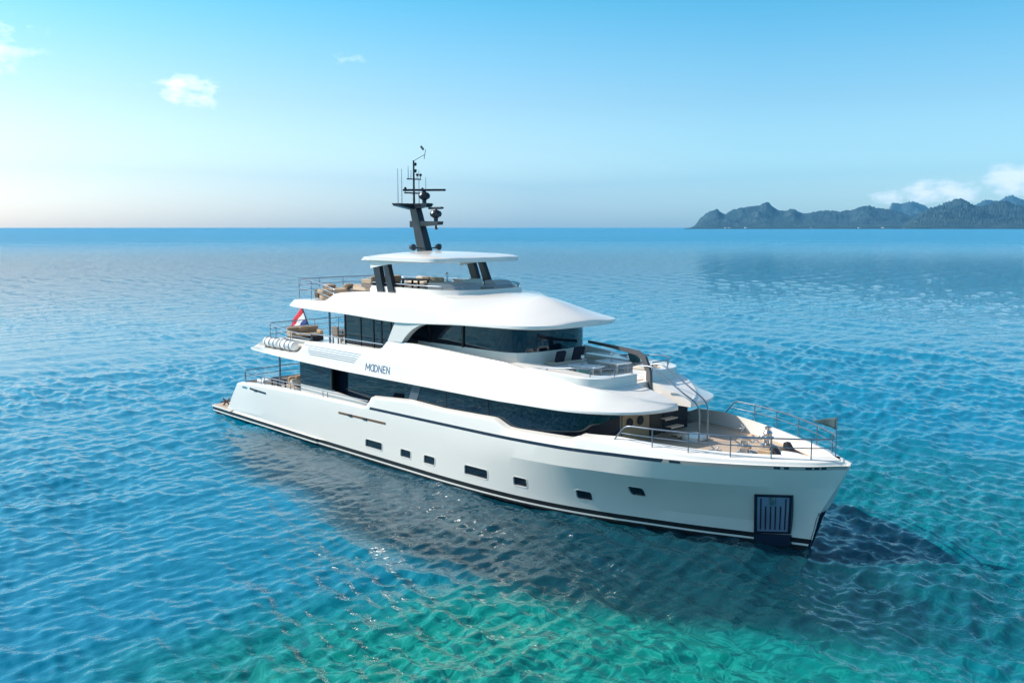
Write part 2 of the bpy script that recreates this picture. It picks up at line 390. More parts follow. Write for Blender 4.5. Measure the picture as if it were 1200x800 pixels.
for sgn in (-1, 1):
    for (x0, x1, z0, z1) in WINS:
        ys = [hull_y(x, z) for x in (x0, x1) for z in (z0, z1)]
        w = MB(); outer = rrect(x0-.02, x1+.02, z0-.02, z1+.02, .10, skew=.12); inner = rrect(x0+.01, x1-.01, z0+.01, z1-.01, .08, skew=.12)
        n = len(outer); vs = []
        for poly, off in ((outer, .002), (outer, .012), (inner, .012), (inner, -.05)):
            vs += [(px, sgn*(hull_y(px, pz)+off), pz) for px, pz in poly]
        fs = [(a*n+i, a*n+(i+1) % n, (a+1)*n+(i+1) % n, (a+1)*n+i) for a in range(3) for i in range(n)]
        w.add(vs, fs); wo = w.build('window', 'white', YACHT, smooth=30)
        yb = min(ys)-.055
        pl = rrect(x0-.004, x1+.004, z0-.004, z1+.004, .09, skew=.12); n = len(pl); xc, zc = sum(q[0] for q in pl)/n, sum(q[1] for q in pl)/n
        p = MB().add([(px, sgn*(hull_y(px, pz)+o), pz) for o in (-.045, -.068) for px, pz in pl]+[(xc, sgn*(hull_y(xc, zc)+o), zc) for o in (-.045, -.068)],
                     [(i, (i+1) % n, 2*n) for i in range(n)]+[(n+(i+1) % n, n+i, 2*n+1) for i in range(n)]+[(i, (i+1) % n, n+(i+1) % n, n+i) for i in range(n)])
        p.build('pane', 'glass', wo, smooth=0)
# ------------------------------------------------------------------ yacht: superstructure
def P_(*pts): return pchip([p[0] for p in pts], [p[1] for p in pts])
def L_(*pts): return lin([p[0] for p in pts], [p[1] for p in pts])
# --- upper deck overhang (the long white sweep over the main deck)
B1 = dict(
    ye=P_((5, 3.62), (8, 3.72), (24, 3.76), (26.2, 3.74), (27.4, 3.62), (28.2, 3.36), (28.8, 3.02), (29.4, 2.5), (29.75, 1.85), (29.92, 1.0), (29.95, .5)),
    zl=L_((5, 4.02), (5.3, 3.95), (8, 3.88), (13.6, 3.80), (24, 3.82), (26.2, 3.87), (29.95, 3.9)),
    lip=L_((5, .05), (5.6, .1), (29.95, .12)),
    yc=P_((5, 3.6), (6, 3.66), (9.6, 3.66), (10.4, 3.66), (17, 3.66), (22, 3.52), (25, 3.3), (27, 3.1), (28.2, 2.75), (29, 2.2), (29.6, 1.45), (29.9, .6), (29.95, .3)),
    zc=P_((5, 4.08), (5.5, 4.18), (6, 4.2), (9.4, 4.22), (10.4, 4.5), (17, 4.52), (22, 4.56), (25, 4.56), (27, 4.44), (28.2, 4.33), (29.2, 4.2), (29.95, 4.08)),
    ys=P_((5, 3.5), (6, 2.95), (9.3, 2.95), (10.3, 3.52), (17, 3.5), (22, 3.3), (25, 3.05), (27, 2.85), (28.2, 2.5), (29, 1.9), (29.6, 1.2), (29.9, .5), (29.95, .2)),
    zs=P_((5, 4.09), (5.5, 4.2), (6, 4.19), (9.3, 4.22), (10.2, 4.75), (17, 4.95), (22, 4.9), (25, 4.82), (27, 4.64), (28.2, 4.48), (29.2, 4.29), (29.95, 4.1)),
    yt=P_((5, 3.4), (5.7, 3.1), (6.3, 2.9), (9.3, 2.9), (10.3, 3.46), (16.4, 3.44), (17, 3.36), (20.2, 3.2), (23.8, 2.95), (25, 2.82), (27, 2.7), (28.2, 2.35), (29, 1.75), (29.6, 1.1), (29.9, .4), (29.95, .15)),
    zt=L_((5, 4.1), (5.55, 4.47), (6.2, 4.62), (7.2, 4.74), (9.5, 4.78), (10.5, 4.88), (14, 5.0), (16.1, 5.02), (16.45, 5.12), (16.75, 5.42), (18.4, 5.46), (20.2, 5.38), (22, 5.28), (23.8, 5.16), (25, 5.0), (26, 4.86), (27, 4.76), (28.2, 4.58), (29.2, 4.36), (29.95, 4.12)),
    zd=L_((5, 4.0), (5.4, 4.4), (6, 4.42), (24, 4.42), (25, 4.6), (26.4, 4.72), (28.2, 4.60), (29.2, 4.38), (29.95, 4.13)))
def b1_half(x):
    g = {k: float(f(x)) for k, f in B1.items()}; thick = min(.16, g['yt']*.5)
    zi = min(g['zt'], max(g['zd'], g['zd']))
    return [(x, 0, g['zl']), (x, -(g['ye']-min(.14, g['ye']*.3)), g['zl']), (x, -g['ye'], g['zl']+.045), (x, -g['ye']+.015, g['zl']+g['lip']),
            (x, -g['yc'], g['zc']), (x, -g['ys'], g['zs']), (x, -g['yt'], g['zt']), (x, -(g['yt']-thick), g['zt']-.004), (x, -(g['yt']-thick-.01), min(g['zd'], g['zt']-.006)), (x, 0, min(g['zd']+.0, g['zt']-.004) if x < 24.4 else g['zd'])]
def b1_y(x, z):
    h = b1_half(x)[2:7]; return float(np.interp(z, [p[2] for p in h], [-p[1] for p in h]))
def build_b1():
    xs = np.unique(np.concatenate([np.linspace(5, 6.4, 14), np.linspace(6.4, 9, 10), np.linspace(9, 10.7, 16), np.linspace(10.7, 16, 22), np.linspace(16, 17, 16), np.linspace(17, 28, 60), 28+1.95*np.sin(np.linspace(0, math.pi/2, 40))]))
    mb = MB(); mb.loft([mirror_half(b1_half(x)) for x in xs])
    return mb.build('upper_deck_overhang', ['white', 'teak', 'grey'], YACHT, smooth=26)
DECK1 = build_b1()
NOTCH = (-.45, .30)
def cut_b1():
    c = MB()
    # stair well down to the foredeck
    c.prism([(28.0, 4.46), (28.0, 6), (31, 6), (31, 3.0), (29.2, 3.0)], 'Y', *NOTCH)
    boolean(DECK1, c, ang=11)
cut_b1()
# forward coaming round the seating well
def build_coaming():
    fx, hw, r = 28.1, 2.72, 1.15
    o0 = [(23.55, -2.80), (24.6, -2.77), (25.5, -2.74), (26.4, -2.72)]+[(fx-r+r*math.cos(R(-90+90*k/8)), -hw+r+r*math.sin(R(-90+90*k/8))) for k in range(1, 9)]
    for sgn in (-1, 1):
        yo = .47 if sgn < 0 else .32
        i0 = [(23.55, -1.75), (24.6, -1.72), (25.5, -1.78), (26.2, -1.92)]+[(27.8-.75+.75*math.cos(R(-90+90*k/8)), -1.95+.75+.75*math.sin(R(-90+90*k/8))) for k in range(1, 9)]
        o = o0+[(28.1, -yo)]; i = i0+[(27.8, -yo)]; n = len(o)
        lx = lambda p: float(np.interp(p[0], [23.5, 26, 27, 28.2], [5.10, 5.05, 5.0, 4.98]))
        m1 = [(p[0]*.93+q[0]*.07, p[1]*.93+q[1]*.07) for p, q in zip(o, i)]
        vs = []
        for poly, zf in ((o, lambda p: 4.3), (o, lambda p: lx(p)-.03), (m1, lx), (i, lx), (i, lambda p: 4.3)):
            vs += [(p[0], p[1] if sgn < 0 else -p[1], zf(p)) for p in poly]
        fs = [(a*n+q, a*n+q+1, (a+1)*n+q+1, (a+1)*n+q) for a in range(4) for q in range(n-1)]
        fs += [(0, n, 2*n, 3*n, 4*n), tuple(reversed([n-1, 2*n-1, 3*n-1, 4*n-1, 5*n-1]))]
        MB().add(vs, fs).build('seating_coaming', 'white', YACHT, smooth=30)
build_coaming()
# --- main deck house, dark glass
def plan_half(pts): return pts
def slab(name, plan, z0, z1, mats, parent, inset=0.0, smooth=25, bevel=0.0, mi=0):
    """closed solid from a full plan outline"""
    n = len(plan); mb = MB()
    cx = sum(p[0] for p in plan)/n
    top = [(cx+(p[0]-cx)*(1-inset), p[1]*(1-inset)) for p in plan]
    mb.add([(p[0], p[1], z0) for p in plan]+[(p[0], p[1], z1) for p in top], [tuple(reversed(range(n))), tuple(range(n, 2*n))]+[(i, (i+1) % n, n+(i+1) % n, n+i) for i in range(n)], mi)
    return mb.build(name, mats, parent, smooth)
def full(half): return [(x, -y) for x, y in half]+[(x, y) for x, y in reversed(half) if y > 1e-6]
main_house = slab('main_deckhouse', full([(9.9, 2.95), (18.0, 2.95), (18.0, 3.4), (24.5, 3.38), (26.2, 3.2), (27.3, 2.9), (28.1, 2.45), (28.55, 1.95), (28.55, .0)]), 1.9, 3.9, 'white', YACHT)
def glass_band(name, half, z0, z1, parent, t=.05):
    """a strip of dark glass standing along a plan line, one each side"""
    n = len(half); nr = []
    for i in range(n):
        a = Vector(half[max(0, i-1)]); b = Vector(half[min(n-1, i+1)]); d = (b-a).normalized(); nr.append(Vector((-d.y, d.x)))
    for sgn in (-1, 1):
        vs = []
        for off, z in ((0, z0), (0, z1), (t, z1), (t, z0)): vs += [(half[i][0]+nr[i].x*off, sgn*(half[i][1]+nr[i].y*off), z) for i in range(n)]
        fs = [(a*n+i, a*n+i+1, ((a+1) % 4)*n+i+1, ((a+1) % 4)*n+i) for a in range(4) for i in range(n-1)]+[(0, n, 2*n, 3*n), (n-1, 2*n-1, 3*n-1, 4*n-1)]
        MB().add(vs, fs).build(name, 'glass', parent, smooth=20)
gb = glass_band('window_band', [(18.02, 3.41), (20.8, 3.41), (24.5, 3.39), (25.4, 3.32), (26.2, 3.21), (26.8, 3.07), (27.3, 2.91), (27.75, 2.7), (28.1, 2.46), (28.4, 2.18), (28.56, 1.96)], 2.55, 3.88, YACHT)
glass_band('window_band', [(9.95, 2.96), (18.0, 2.96)], 2.2, 3.84, YACHT)
for sgn in (-1, 1):
    for x in (20.78, 23.3): MB().box((x, sgn*3.455, 3.3), (.05, .03, 1.1)).build('glass_mullion', 'black', YACHT, smooth=0)
for sgn in (-1, 1):                                           # side screens of the aft deck
    s = MB().box((10.95, sgn*3.42, 3.32), (2.7, .05, 1.06)); s.build('side_screen', 'glass', YACHT, smooth=0)
    MB().box((12.36, sgn*3.42, 3.30), (.12, .09, 1.1)).build('screen_frame', 'black', YACHT, smooth=0); MB().box((10.95, sgn*3.42, 2.765), (2.68, .08, .05)).build('screen_frame', 'black', YACHT, smooth=0)
    MB().prism([(9.6, 1.7), (15.5, 1.9), (15.5, 2.47), (12.4, 2.70), (12.4, 2.74), (9.6, 2.74)], 'Y', sgn*3.36-.06, sgn*3.36+.06).build('side_wall', 'white', YACHT, smooth=0)
    pl = MB().prism([(18.05, 2.6), (18.6, 2.6), (19.25, 3.9), (18.7, 3.9)], 'Y', sgn*3.44-.04, sgn*3.44+.04); pl.build('slanted_pillar', 'pillar', YACHT, smooth=0)
    dr = MB().box((18.02, sgn*3.2, 3.0), (.06, .4, 1.8)); dr.build('side_door', 'black', YACHT, smooth=0)
# front wall of the main deck house under the notch
fw = MB(); fw.box((28.62, -1.15, 3.3), (.06, 1.5, 1.1)); fwo = fw.build('front_wall', 'veneer', YACHT, smooth=0)
for yy in (-1.55, -.95):
    MB().lathe((28.66, yy, 3.42), [(.13, 0), (.17, .02), (.15, .05), (.05, .06)], 14, axis='X').build('vent', 'dark', fwo)
MB().box((28.62, -.02, 3.28), (.07, .7, 1.2)).build('front_door', 'black', YACHT, smooth=0)
MB().box((28.6, 1.2, 3.3), (.05, 1.5, 1.1)).build('front_window', 'glass', YACHT, smooth=0)
# --- wheelhouse
def wh(z0, z1, inset=0.0):
    h = [(17.4, 2.25), (22.3, 2.22), (22.9, 2.14), (23.3, 1.95), (23.55, 1.6), (23.68, 1.0), (23.72, .0)]
    return [(x-(inset if x > 22 else 0), max(0, y-inset)) for x, y in h]
slab('wheelhouse', full(wh(0, 0)), 4.3, 5.42, 'white', YACHT)
slab('wheelhouse_glass', full(wh(0, 0, .03)), 5.42, 6.5, 'glass', YACHT, smooth=40)
for sgn in (-1, 1):
    for x in (18.2, 20.4): MB().box((x, sgn*2.235, 5.95), (.10, .06, 1.1)).build('glass_mullion', 'black', YACHT, smooth=0)
# --- upper aft saloon, dark glass
slab('upper_saloon', full([(12.75, 2.85), (17.4, 2.85), (17.4, 0)]), 4.42, 4.95, 'white', YACHT)
slab('upper_saloon_glass', full([(12.72, 2.86), (17.42, 2.86), (17.42, 0)]), 4.95, 6.42, 'glass', YACHT)
for sgn in (-1, 1):
    for x in (12.74, 14.0, 15.0, 15.6, 16.3): MB().box((x, sgn*2.87, 5.68), (.08, .04, 1.46)).build('glass_mullion', 'black', YACHT, smooth=0)
# --- sun deck overhang
B2 = dict(
    ye=P_((8.7, 3.42), (9.6, 3.5), (17, 3.5), (19.4, 3.44), (21.3, 3.22), (23, 3.02), (23.8, 2.86), (24.4, 2.58), (24.8, 2.16), (25.02, 1.6), (25.12, .8), (25.15, .25)),
    zl=P_((8.7, 6.46), (9.0, 6.42), (13.8, 6.36), (17.5, 6.27), (19.4, 6.34), (21.6, 6.42), (25.2, 6.45)),
    lip=L_((8.7, .03), (9.3, .09), (20, .12), (25.2, .15)),
    yc=P_((8.7, 3.4), (9.4, 3.42), (17, 3.4), (19.4, 3.26), (21.3, 2.98), (23, 2.64), (23.8, 2.3), (24.4, 1.85), (24.8, 1.3), (25.05, .7), (25.15, .15)),
    zc=P_((8.7, 6.50), (9.1, 6.72), (11, 6.78), (14, 6.86), (20, 7.0), (22.2, 6.98), (23.4, 6.86), (24.3, 6.72), (25.15, 6.59)),
    yt=P_((8.7, 3.3), (9.3, 3.25), (11.5, 3.2), (12.2, 3.0), (17, 2.9), (20, 2.7), (21.5, 2.5), (23, 2.1), (23.8, 1.75), (24.4, 1.35), (24.8, .9), (25.05, .5), (25.15, .1)),
    zt=P_((8.7, 6.52), (9.15, 6.80), (11.55, 6.86), (12.15, 7.2), (13.2, 7.34), (16, 7.45), (19, 7.45), (21, 7.42), (22, 7.36), (23.0, 7.22), (24.0, 6.95), (24.8, 6.7), (25.15, 6.6)),
    zd=P_((8.7, 6.52), (9.15, 6.8), (11.7, 6.84), (12.3, 7.2), (13.2, 7.36), (16, 7.47), (19, 7.5), (21.5, 7.54), (22.7, 7.53), (23.4, 7.36), (24.2, 7.06), (24.7, 6.87), (25.0, 6.75), (25.15, 6.68)))
def b2_half(x):
    g = {k: float(f(x)) for k, f in B2.items()}
    w = max(0., min(1., (x-19.5)/3.0)); w = w*w*(3-2*w); ze = g['zl']+g['lip']; ye = g['ye']
    aft = [(g['yc'], g['zc']), ((g['yc']+g['yt'])/2, (g['zc']+g['zt'])/2+.03), (g['yt'], g['zt']), (g['yt']*.93, g['zt']+(g['zd']-g['zt'])*.3), (g['yt']*.6, g['zd']-.02), (g['yt']*.3, g['zd']-.006)]
    fwd = [(ye*q, ze+(g['zd']-ze)*(1-q**1.35)) for q in (.86, .7, .53, .37, .22, .1)]
    up = [(a[0]*(1-w)+f[0]*w, a[1]*(1-w)+f[1]*w) for a, f in zip(aft, fwd)]
    return [(x, 0, g['zl']), (x, -(ye-min(.14, ye*.3)), g['zl']), (x, -ye, g['zl']+.04), (x, -ye+.012, ze)]+[(x, -y, z) for y, z in up]+[(x, 0, g['zd'])]
xs = np.unique(np.concatenate([np.linspace(8.7, 10, 14), np.linspace(10, 11.5, 5), np.linspace(11.5, 13.4, 18), np.linspace(13.4, 23.4, 60), 23.4+1.75*np.sin(np.linspace(0, math.pi/2, 40))]))
DECK2 = MB().loft([mirror_half(b2_half(x)) for x in xs]).build('sun_deck_overhang', 'white', YACHT, smooth=16)
# the swept white arch that joins the two overhangs each side
for sgn in (-1, 1):
    poly = [(16.72, 5.43), (17.72, 5.46)]
    for k in range(9):
        t = k/8; a = (17.72, 5.46); b = (18.55, 6.30); c = (19.6, 6.38)
        poly.append((a[0]*(1-t)**2+2*b[0]*t*(1-t)+c[0]*t*t, a[1]*(1-t)**2+2*b[1]*t*(1-t)+c[1]*t*t))
    poly += [(19.6, 6.5), (17.2, 6.5), (17.35, 6.3)]
    m_ = MB(); nn = len(poly)
    yb = lambda z: 3.36+(z-5.43)/(6.3-5.43)*.05
    m_.add([(p[0], sgn*yb(p[1]), p[1]) for p in poly]+[(p[0], sgn*(yb(p[1])-.30), p[1]) for p in poly], [tuple(range(nn)), tuple(reversed(range(nn, 2*nn)))]+[(i, (i+1) % nn, nn+(i+1) % nn, nn+i) for i in range(nn)])
    m_.build('arch_support', 'white', YACHT, smooth=25)
# sun deck coaming and hardtop
def cplan(ins):
    h = [(14.2, 2.45-ins), (18.3, 2.42-ins), (19.1, 2.25-ins), (19.65, 1.85-ins), (19.95, 1.2-ins), (20.08-ins*.6, 0)]
    return [(x-(ins if x > 19 else 0), y) for x, y in h]
def ringwall(name, o, i, z0, z1, mats, parent):
    O, I = full(o), full(i); n = len(O); mb = MB()
    mb.add([(p[0], p[1], z) for poly, z in ((O, z0), (O, z1), (I, z1), (I, z0)) for p in poly], [(a*n+q, a*n+(q+1) % n, ((a+1) % 4)*n+(q+1) % n, ((a+1) % 4)*n+q) for a in range(4) for q in range(n)])
    return mb.build(name, mats, parent, smooth=25)
ringwall('sun_deck_coaming', cplan(0), cplan(.12), 7.3, 7.68, 'white', YACHT)
slab('sun_deck_floor', full([(12.6, 2.3)] + cplan(.13)[1:]), 7.40, 7.57, 'teak', YACHT)
HT = dict(ye=P_((13.75, 2.4), (13.82, 2.64), (14.4, 2.72), (17.5, 2.66), (18.5, 2.56), (18.85, 2.42), (19.08, 2.08), (19.17, 1.4), (19.21, .6), (19.22, .3)),
          zc=P_((13.75, 8.86), (14.4, 9.06), (15.6, 9.22), (17.5, 9.20), (18.7, 9.10), (19.22, 9.0)))
def ht_half(x):
    ye, zc = float(HT['ye'](x)), float(HT['zc'](x)); zl = 8.78+.02*(x > 14)
    e = min(.18, .03+.15*(x-13.75)/.4) if x > 13.75 else .03
    return [(x, 0, zl), (x, -ye+.1, zl), (x, -ye, zl+.03), (x, -ye, min(zl+e, zc-.015)), (x, -ye*.9, min(zl+e+.55*(zc-zl-e), zc-.012)), (x, -ye*.6, max(zl+e, zc-.05)) if zc-.05 > zl+e else (x, -ye*.6, zc-.008), (x, 0, zc)]
xs = np.unique(np.concatenate([np.linspace(13.75, 14.5, 10), np.linspace(14.5, 18, 16), 18+1.22*np.sin(np.linspace(0, math.pi/2, 30))]))
HARDTOP = MB().loft([mirror_half(ht_half(x)) for x in xs]).build('hardtop', 'white', YACHT, smooth=30)
for sgn in (-1, 1):
    y = sgn*2.42; dx_ = 0.0 if sgn < 0 else .85; sl_ = 0.0 if sgn < 0 else .22
    fin = MB().prism([(px_+dx_*.6, pz_) for px_, pz_ in [(14.45, 8.9), (14.4, 8.46), (15.0, 8.56), (15.7, 8.66), (16.4, 8.73), (17.6, 8.79), (17.6, 8.9)]], 'Y', y-.14, y+.14); fin.build('hardtop_bracket', 'white', YACHT, smooth=20)
    for (xt, xb, wt, wb, zt) in ((14.78, 15.12, .48, .46, 8.6), (15.5, 15.93, .34, .44, 8.68)):
        xt += dx_; xb += dx_+sl_
        lg = MB().add([(xb-wb/2, y-.11, 7.3), (xb+wb/2, y-.11, 7.3), (xb+wb/2, y+.11, 7.3), (xb-wb/2, y+.11, 7.3), (xt-wt/2, y-.11, zt), (xt+wt/2, y-.11, zt), (xt+wt/2, y+.11, zt), (xt-wt/2, y+.11, zt)],
                      [(3, 2, 1, 0), (4, 5, 6, 7), (0, 1, 5, 4), (1, 2, 6, 5), (2, 3, 7, 6), (3, 0, 4, 7)]); lg.build('hardtop_leg', 'mast', YACHT, smooth=0)
# swim platform
sw = MB(); sw.prism([(.12, -3.3), (.35, -3.62), (2.6, -3.66), (2.6, 3.66), (.35, 3.62), (.12, 3.3)], 'Z', .345, .40); sw.prism([(.2, -3.25), (.4, -3.54), (2.6, -3.56), (2.6, 3.56), (.4, 3.54), (.2, 3.25)], 'Z', .40, .415, 1)
sw.build('swim_platform', ['white', 'teak'], YACHT, smooth=0)
# ------------------------------------------------------------------ yacht: rails, poles, mast, gear
def rail(top, posts, bars, base_z, parent=YACHT, r=.025, name='guard_rail', post_r=.021, rc=.2, m='rail'):
    """top: polyline of the top tube; posts: list of points on it; bars: drops below the top; base_z: float or function(x, y)"""
    pts = smooth_path(top, 5, rc)
    o = MB().tube(pts, r, 8).build(name, m, parent, smooth=60)
    for d in bars:
        MB().tube([(p.x, p.y, p.z-d) for p in pts], r*.8, 6).build('rail_bar', m, o, smooth=60)
    for p in posts:
        bz = base_z(p[0], p[1]) if callable(base_z) else base_z
        q = min(pts, key=lambda v: (v.x-p[0])**2+(v.y-p[1])**2)
        MB().tube([(q.x, q.y, bz-.03), (q.x, q.y, q.z)], post_r, 6).build('rail_post', m, o, smooth=60)
    return o
def both(pts): return [(x, -y, z) for x, y, z in pts]
# bow rail, round both sides
S = [(29.42, -3.28, 3.2), (29.86, -3.24, 3.74), (30.83, -3.05, 3.75), (32.0, -2.66, 3.75), (33.2, -2.08, 3.75), (34.3, -1.38, 3.75), (35.25, -.62, 3.75), (35.6, -.2, 3.75)]
bow = S+[(x, -y, z) for x, y, z in reversed(S)]
_bp = smooth_path(bow, 5, .22)
rail_o = MB().tube(_bp, .026, 8).build('guard_rail', 'rail', YACHT, smooth=60)
_mid = [p for p in _bp if p.z > 3.5]
MB().tube([(p.x, p.y, 3.47) for p in _mid], .018, 6).build('rail_bar', 'rail', rail_o, smooth=60)
for x, y in ((30.85, 3.05), (32.0, 2.66), (33.2, 2.08), (34.25, 1.41), (35.2, .66)):
    for s in (-1, 1): MB().tube([(x, s*y, 3.03), (x, s*y, 3.75)], .019, 6).build('rail_post', 'rail', rail_o, smooth=60)
for s in (-1, 1):
    # main deck side rails on the low bulwark
    top = [(3.75, s*3.32, 2.42), (3.8, s*3.34, 2.66), (6, s*3.5, 2.66), (9, s*3.54, 2.66), (12, s*3.56, 2.66), (15.5, s*3.56, 2.66)]
    rail(top, [(x, s*3.5, 0) for x in (5.0, 6.3, 7.7, 9.2, 10.8, 12.3, 13.9, 15.45)], [.17], lambda x, y: float(CAPZ(x)))
    # upper deck: falling aft rail and the rail along the cut-out
    rail([(5.75, s*2.85, 5.36), (6.6, s*2.95, 5.23), (8, s*2.97, 5.10), (10.0, s*2.98, 5.08)], [(6.5, s*2.95, 0), (8.0, s*2.97, 0), (10.0, s*2.98, 0)], [.2, .4], 4.6)
    rail([(10.6, s*3.38, 5.25), (16.4, s*3.36, 5.25)], [(10.7, s*3.38, 0), (13.0, s*3.37, 0), (15.1, s*3.36, 0)], [], 4.85)
    # sun deck aft
    rail([(8.35, s*2.62, 7.74), (9.6, s*2.68, 7.70), (10.8, s*2.78, 7.56), (11.9, s*2.84, 7.40), (12.0, s*2.84, 7.2)], [(9.55, s*2.68, 0), (10.8, s*2.78, 0)], [.22, .46], 6.78)
    # forward seating well
    rail([(24.5, s*2.62, 5.04), (25.4, s*2.62, 5.13), (26.8, s*2.56, 5.27), (27.55, s*2.25, 5.28), (27.95, s*1.6, 5.28), (27.97, s*.60, 5.28)], [(26.1, s*2.6, 0), (27.45, s*2.3, 0), (27.95, s*1.55, 0), (27.97, s*.62, 0)], [], 4.95)
# transverse rails
rail([(3.8, -3.3, 2.72), (3.9, -1.1, 2.78), (3.95, 0, 2.78), (3.9, 1.1, 2.78), (3.8, 3.3, 2.72)], [(3.82, -2.9, 0), (3.88, -1.6, 0), (3.95, 0, 0), (3.88, 1.6, 0), (3.82, 2.9, 0)], [.3, .6], 1.68)
rail([(5.75, -2.85, 5.36), (5.55, -1.4, 5.36), (5.5, 0, 5.36), (5.55, 1.4, 5.36), (5.75, 2.85, 5.36), (7.5, 2.97, 5.36), (10, 2.98, 5.34), (12.6, 2.98, 5.3)], [(5.7, -2.6, 0), (5.55, -1.4, 0), (5.5, 0, 0), (5.55, 1.4, 0), (5.75, 2.8, 0), (7.6, 2.97, 0), (9.3, 2.98, 0), (11, 2.98, 0)], [.28, .56], 4.42)
rail([(8.35, -2.62, 7.74), (8.15, -1.3, 7.74), (8.1, 0, 7.74), (8.15, 1.3, 7.74), (8.35, 2.55, 7.74), (10, 2.62, 7.74), (12.5, 2.62, 7.76), (14.2, 2.6, 7.78)], [(8.33, -2.5, 0), (8.15, -1.3, 0), (8.1, .1, 0), (8.15, 1.4, 0), (8.36, 2.54, 0), (10.2, 2.62, 0), (12.1, 2.62, 0), (13.9, 2.6, 0)], [.28, .58], 6.8)
c_ = [(14.3, -2.39, 7.82), (18.3, -2.36, 7.82), (19.08, -2.19, 7.82), (19.6, -1.8, 7.82), (19.88, -1.17, 7.82), (20.0, 0, 7.82)]
rail(c_+[(x, -y, z) for x, y, z in reversed(c_[:-1])], [(x, s*y, 0) for x, y in ((15.2, 2.39), (16.6, 2.37), (18.0, 2.36), (19.08, 2.19), (19.75, 1.5)) for s in (-1, 1)]+[(20, 0, 0)], [], 7.66)
# stair handrails down the notch to the foredeck
for y0, y1 in ((-.40, -.05), (.26, .45)):
    rail([(28.15, y0, 5.28), (28.7, y0, 5.32), (30.15, y0, 4.5), (30.5, y0*.4+y1*.6, 4.22), (30.58, y1, 3.95), (30.58, y1, 2.76)], [], [], 3, name='stair_rail', r=.028, rc=.22)
# stair treads in the notch
for k in range(6):
    MB().box((28.45+.27*k, -.075, 4.20-.25*k), (.27, .73, .05)).build('stair_tread', 'teak', YACHT, smooth=0)
MB().box((30.15, .35, 2.84), (.7, .8, .18), bev=.04).build('foredeck_locker', 'white', YACHT, smooth=30)
# boom stowed from the wheelhouse front over the seating well
bp = [(23.75, 1.75, 5.60), (25.6, 1.1, 5.62), (27.35, .5, 5.60), (27.75, .4, 5.42), (28.0, .34, 4.95), (28.06, .32, 4.25)]
bm_ = MB(); hh = [.05, .065, .09, .13, .15, .15]; vs = []
for i, p in enumerate(bp):
    a = Vector(bp[max(0, i-1)]); b = Vector(bp[min(len(bp)-1, i+1)]); t = (b-a).normalized(); sd = Vector((0, 0, 1)).cross(t)
    if sd.length < .3: sd = Vector((.3, 1, 0))
    sd.normalize(); up = t.cross(sd).normalized(); w = .05
    vs += [Vector(p)+sd*w+up*hh[i], Vector(p)-sd*w+up*hh[i], Vector(p)-sd*w-up*hh[i], Vector(p)+sd*w-up*hh[i]]
n_ = len(bp); bm_.add(vs, [(4*i+k, 4*i+(k+1) % 4, 4*i+4+(k+1) % 4, 4*i+4+k) for i in range(n_-1) for k in range(4)]+[(3, 2, 1, 0), (4*n_-4, 4*n_-3, 4*n_-2, 4*n_-1)])
bm_.build('boom', 'boom', YACHT, smooth=20)
# poles under the overhangs
for s in (-1, 1):
    MB().tube([(7.15, s*3.15, 2.2), (7.15, s*3.15, 3.95)], .055, 12).build('deck_pole', 'rail', YACHT, smooth=60)
    MB().tube([(11.95, s*3.2, 4.8), (11.95, s*3.2, 6.45)], .055, 12).build('deck_pole', 'rail', YACHT, smooth=60)
# --- lettering and louvre lines on the overhang, laid on its surface
def ribbon(mb, pts, w, yf, sgn, off=.006, closed=False):
    """a thin raised stroke of width w through (x, z) points on the skin"""
    P = [Vector(p) for p in pts]; n = len(P); L = []; Rr_ = []
    for i in range(n):
        a = P[(i-1) % n] if (i or closed) else P[i]; b = P[(i+1) % n] if (i < n-1 or closed) else P[i]
        t = (b-a).normalized(); q = Vector((-t.y, t.x))*w/2; L.append(P[i]+q); Rr_.append(P[i]-q)
    def V3(p, o): return (p.x, sgn*(yf(p.x, p.y)+o), p.y)
    vs = [V3(p, off) for p in L]+[V3(p, off) for p in Rr_]+[V3(p, -.02) for p in L]+[V3(p, -.02) for p in Rr_]
    fs = []
    for i in range(n if closed else n-1):
        j = (i+1) % n
        fs += [(i, j, n+j, n+i), (2*n+i, 3*n+i, 3*n+j, 2*n+j), (i, 2*n+i, 2*n+j, j), (n+i, n+j, 3*n+j, 3*n+i)]
    if not closed: fs += [(0, n, 3*n, 2*n), (n-1, 3*n-1, 4*n-1, 2*n-1)]
    mb.add(vs, fs)
def sub(pts, k=6):
    o = []
    for a, b in zip(pts[:-1], pts[1:]): o += [(a[0]+(b[0]-a[0])*t/k, a[1]+(b[1]-a[1])*t/k) for t in range(k)]
    return o+[pts[-1]]
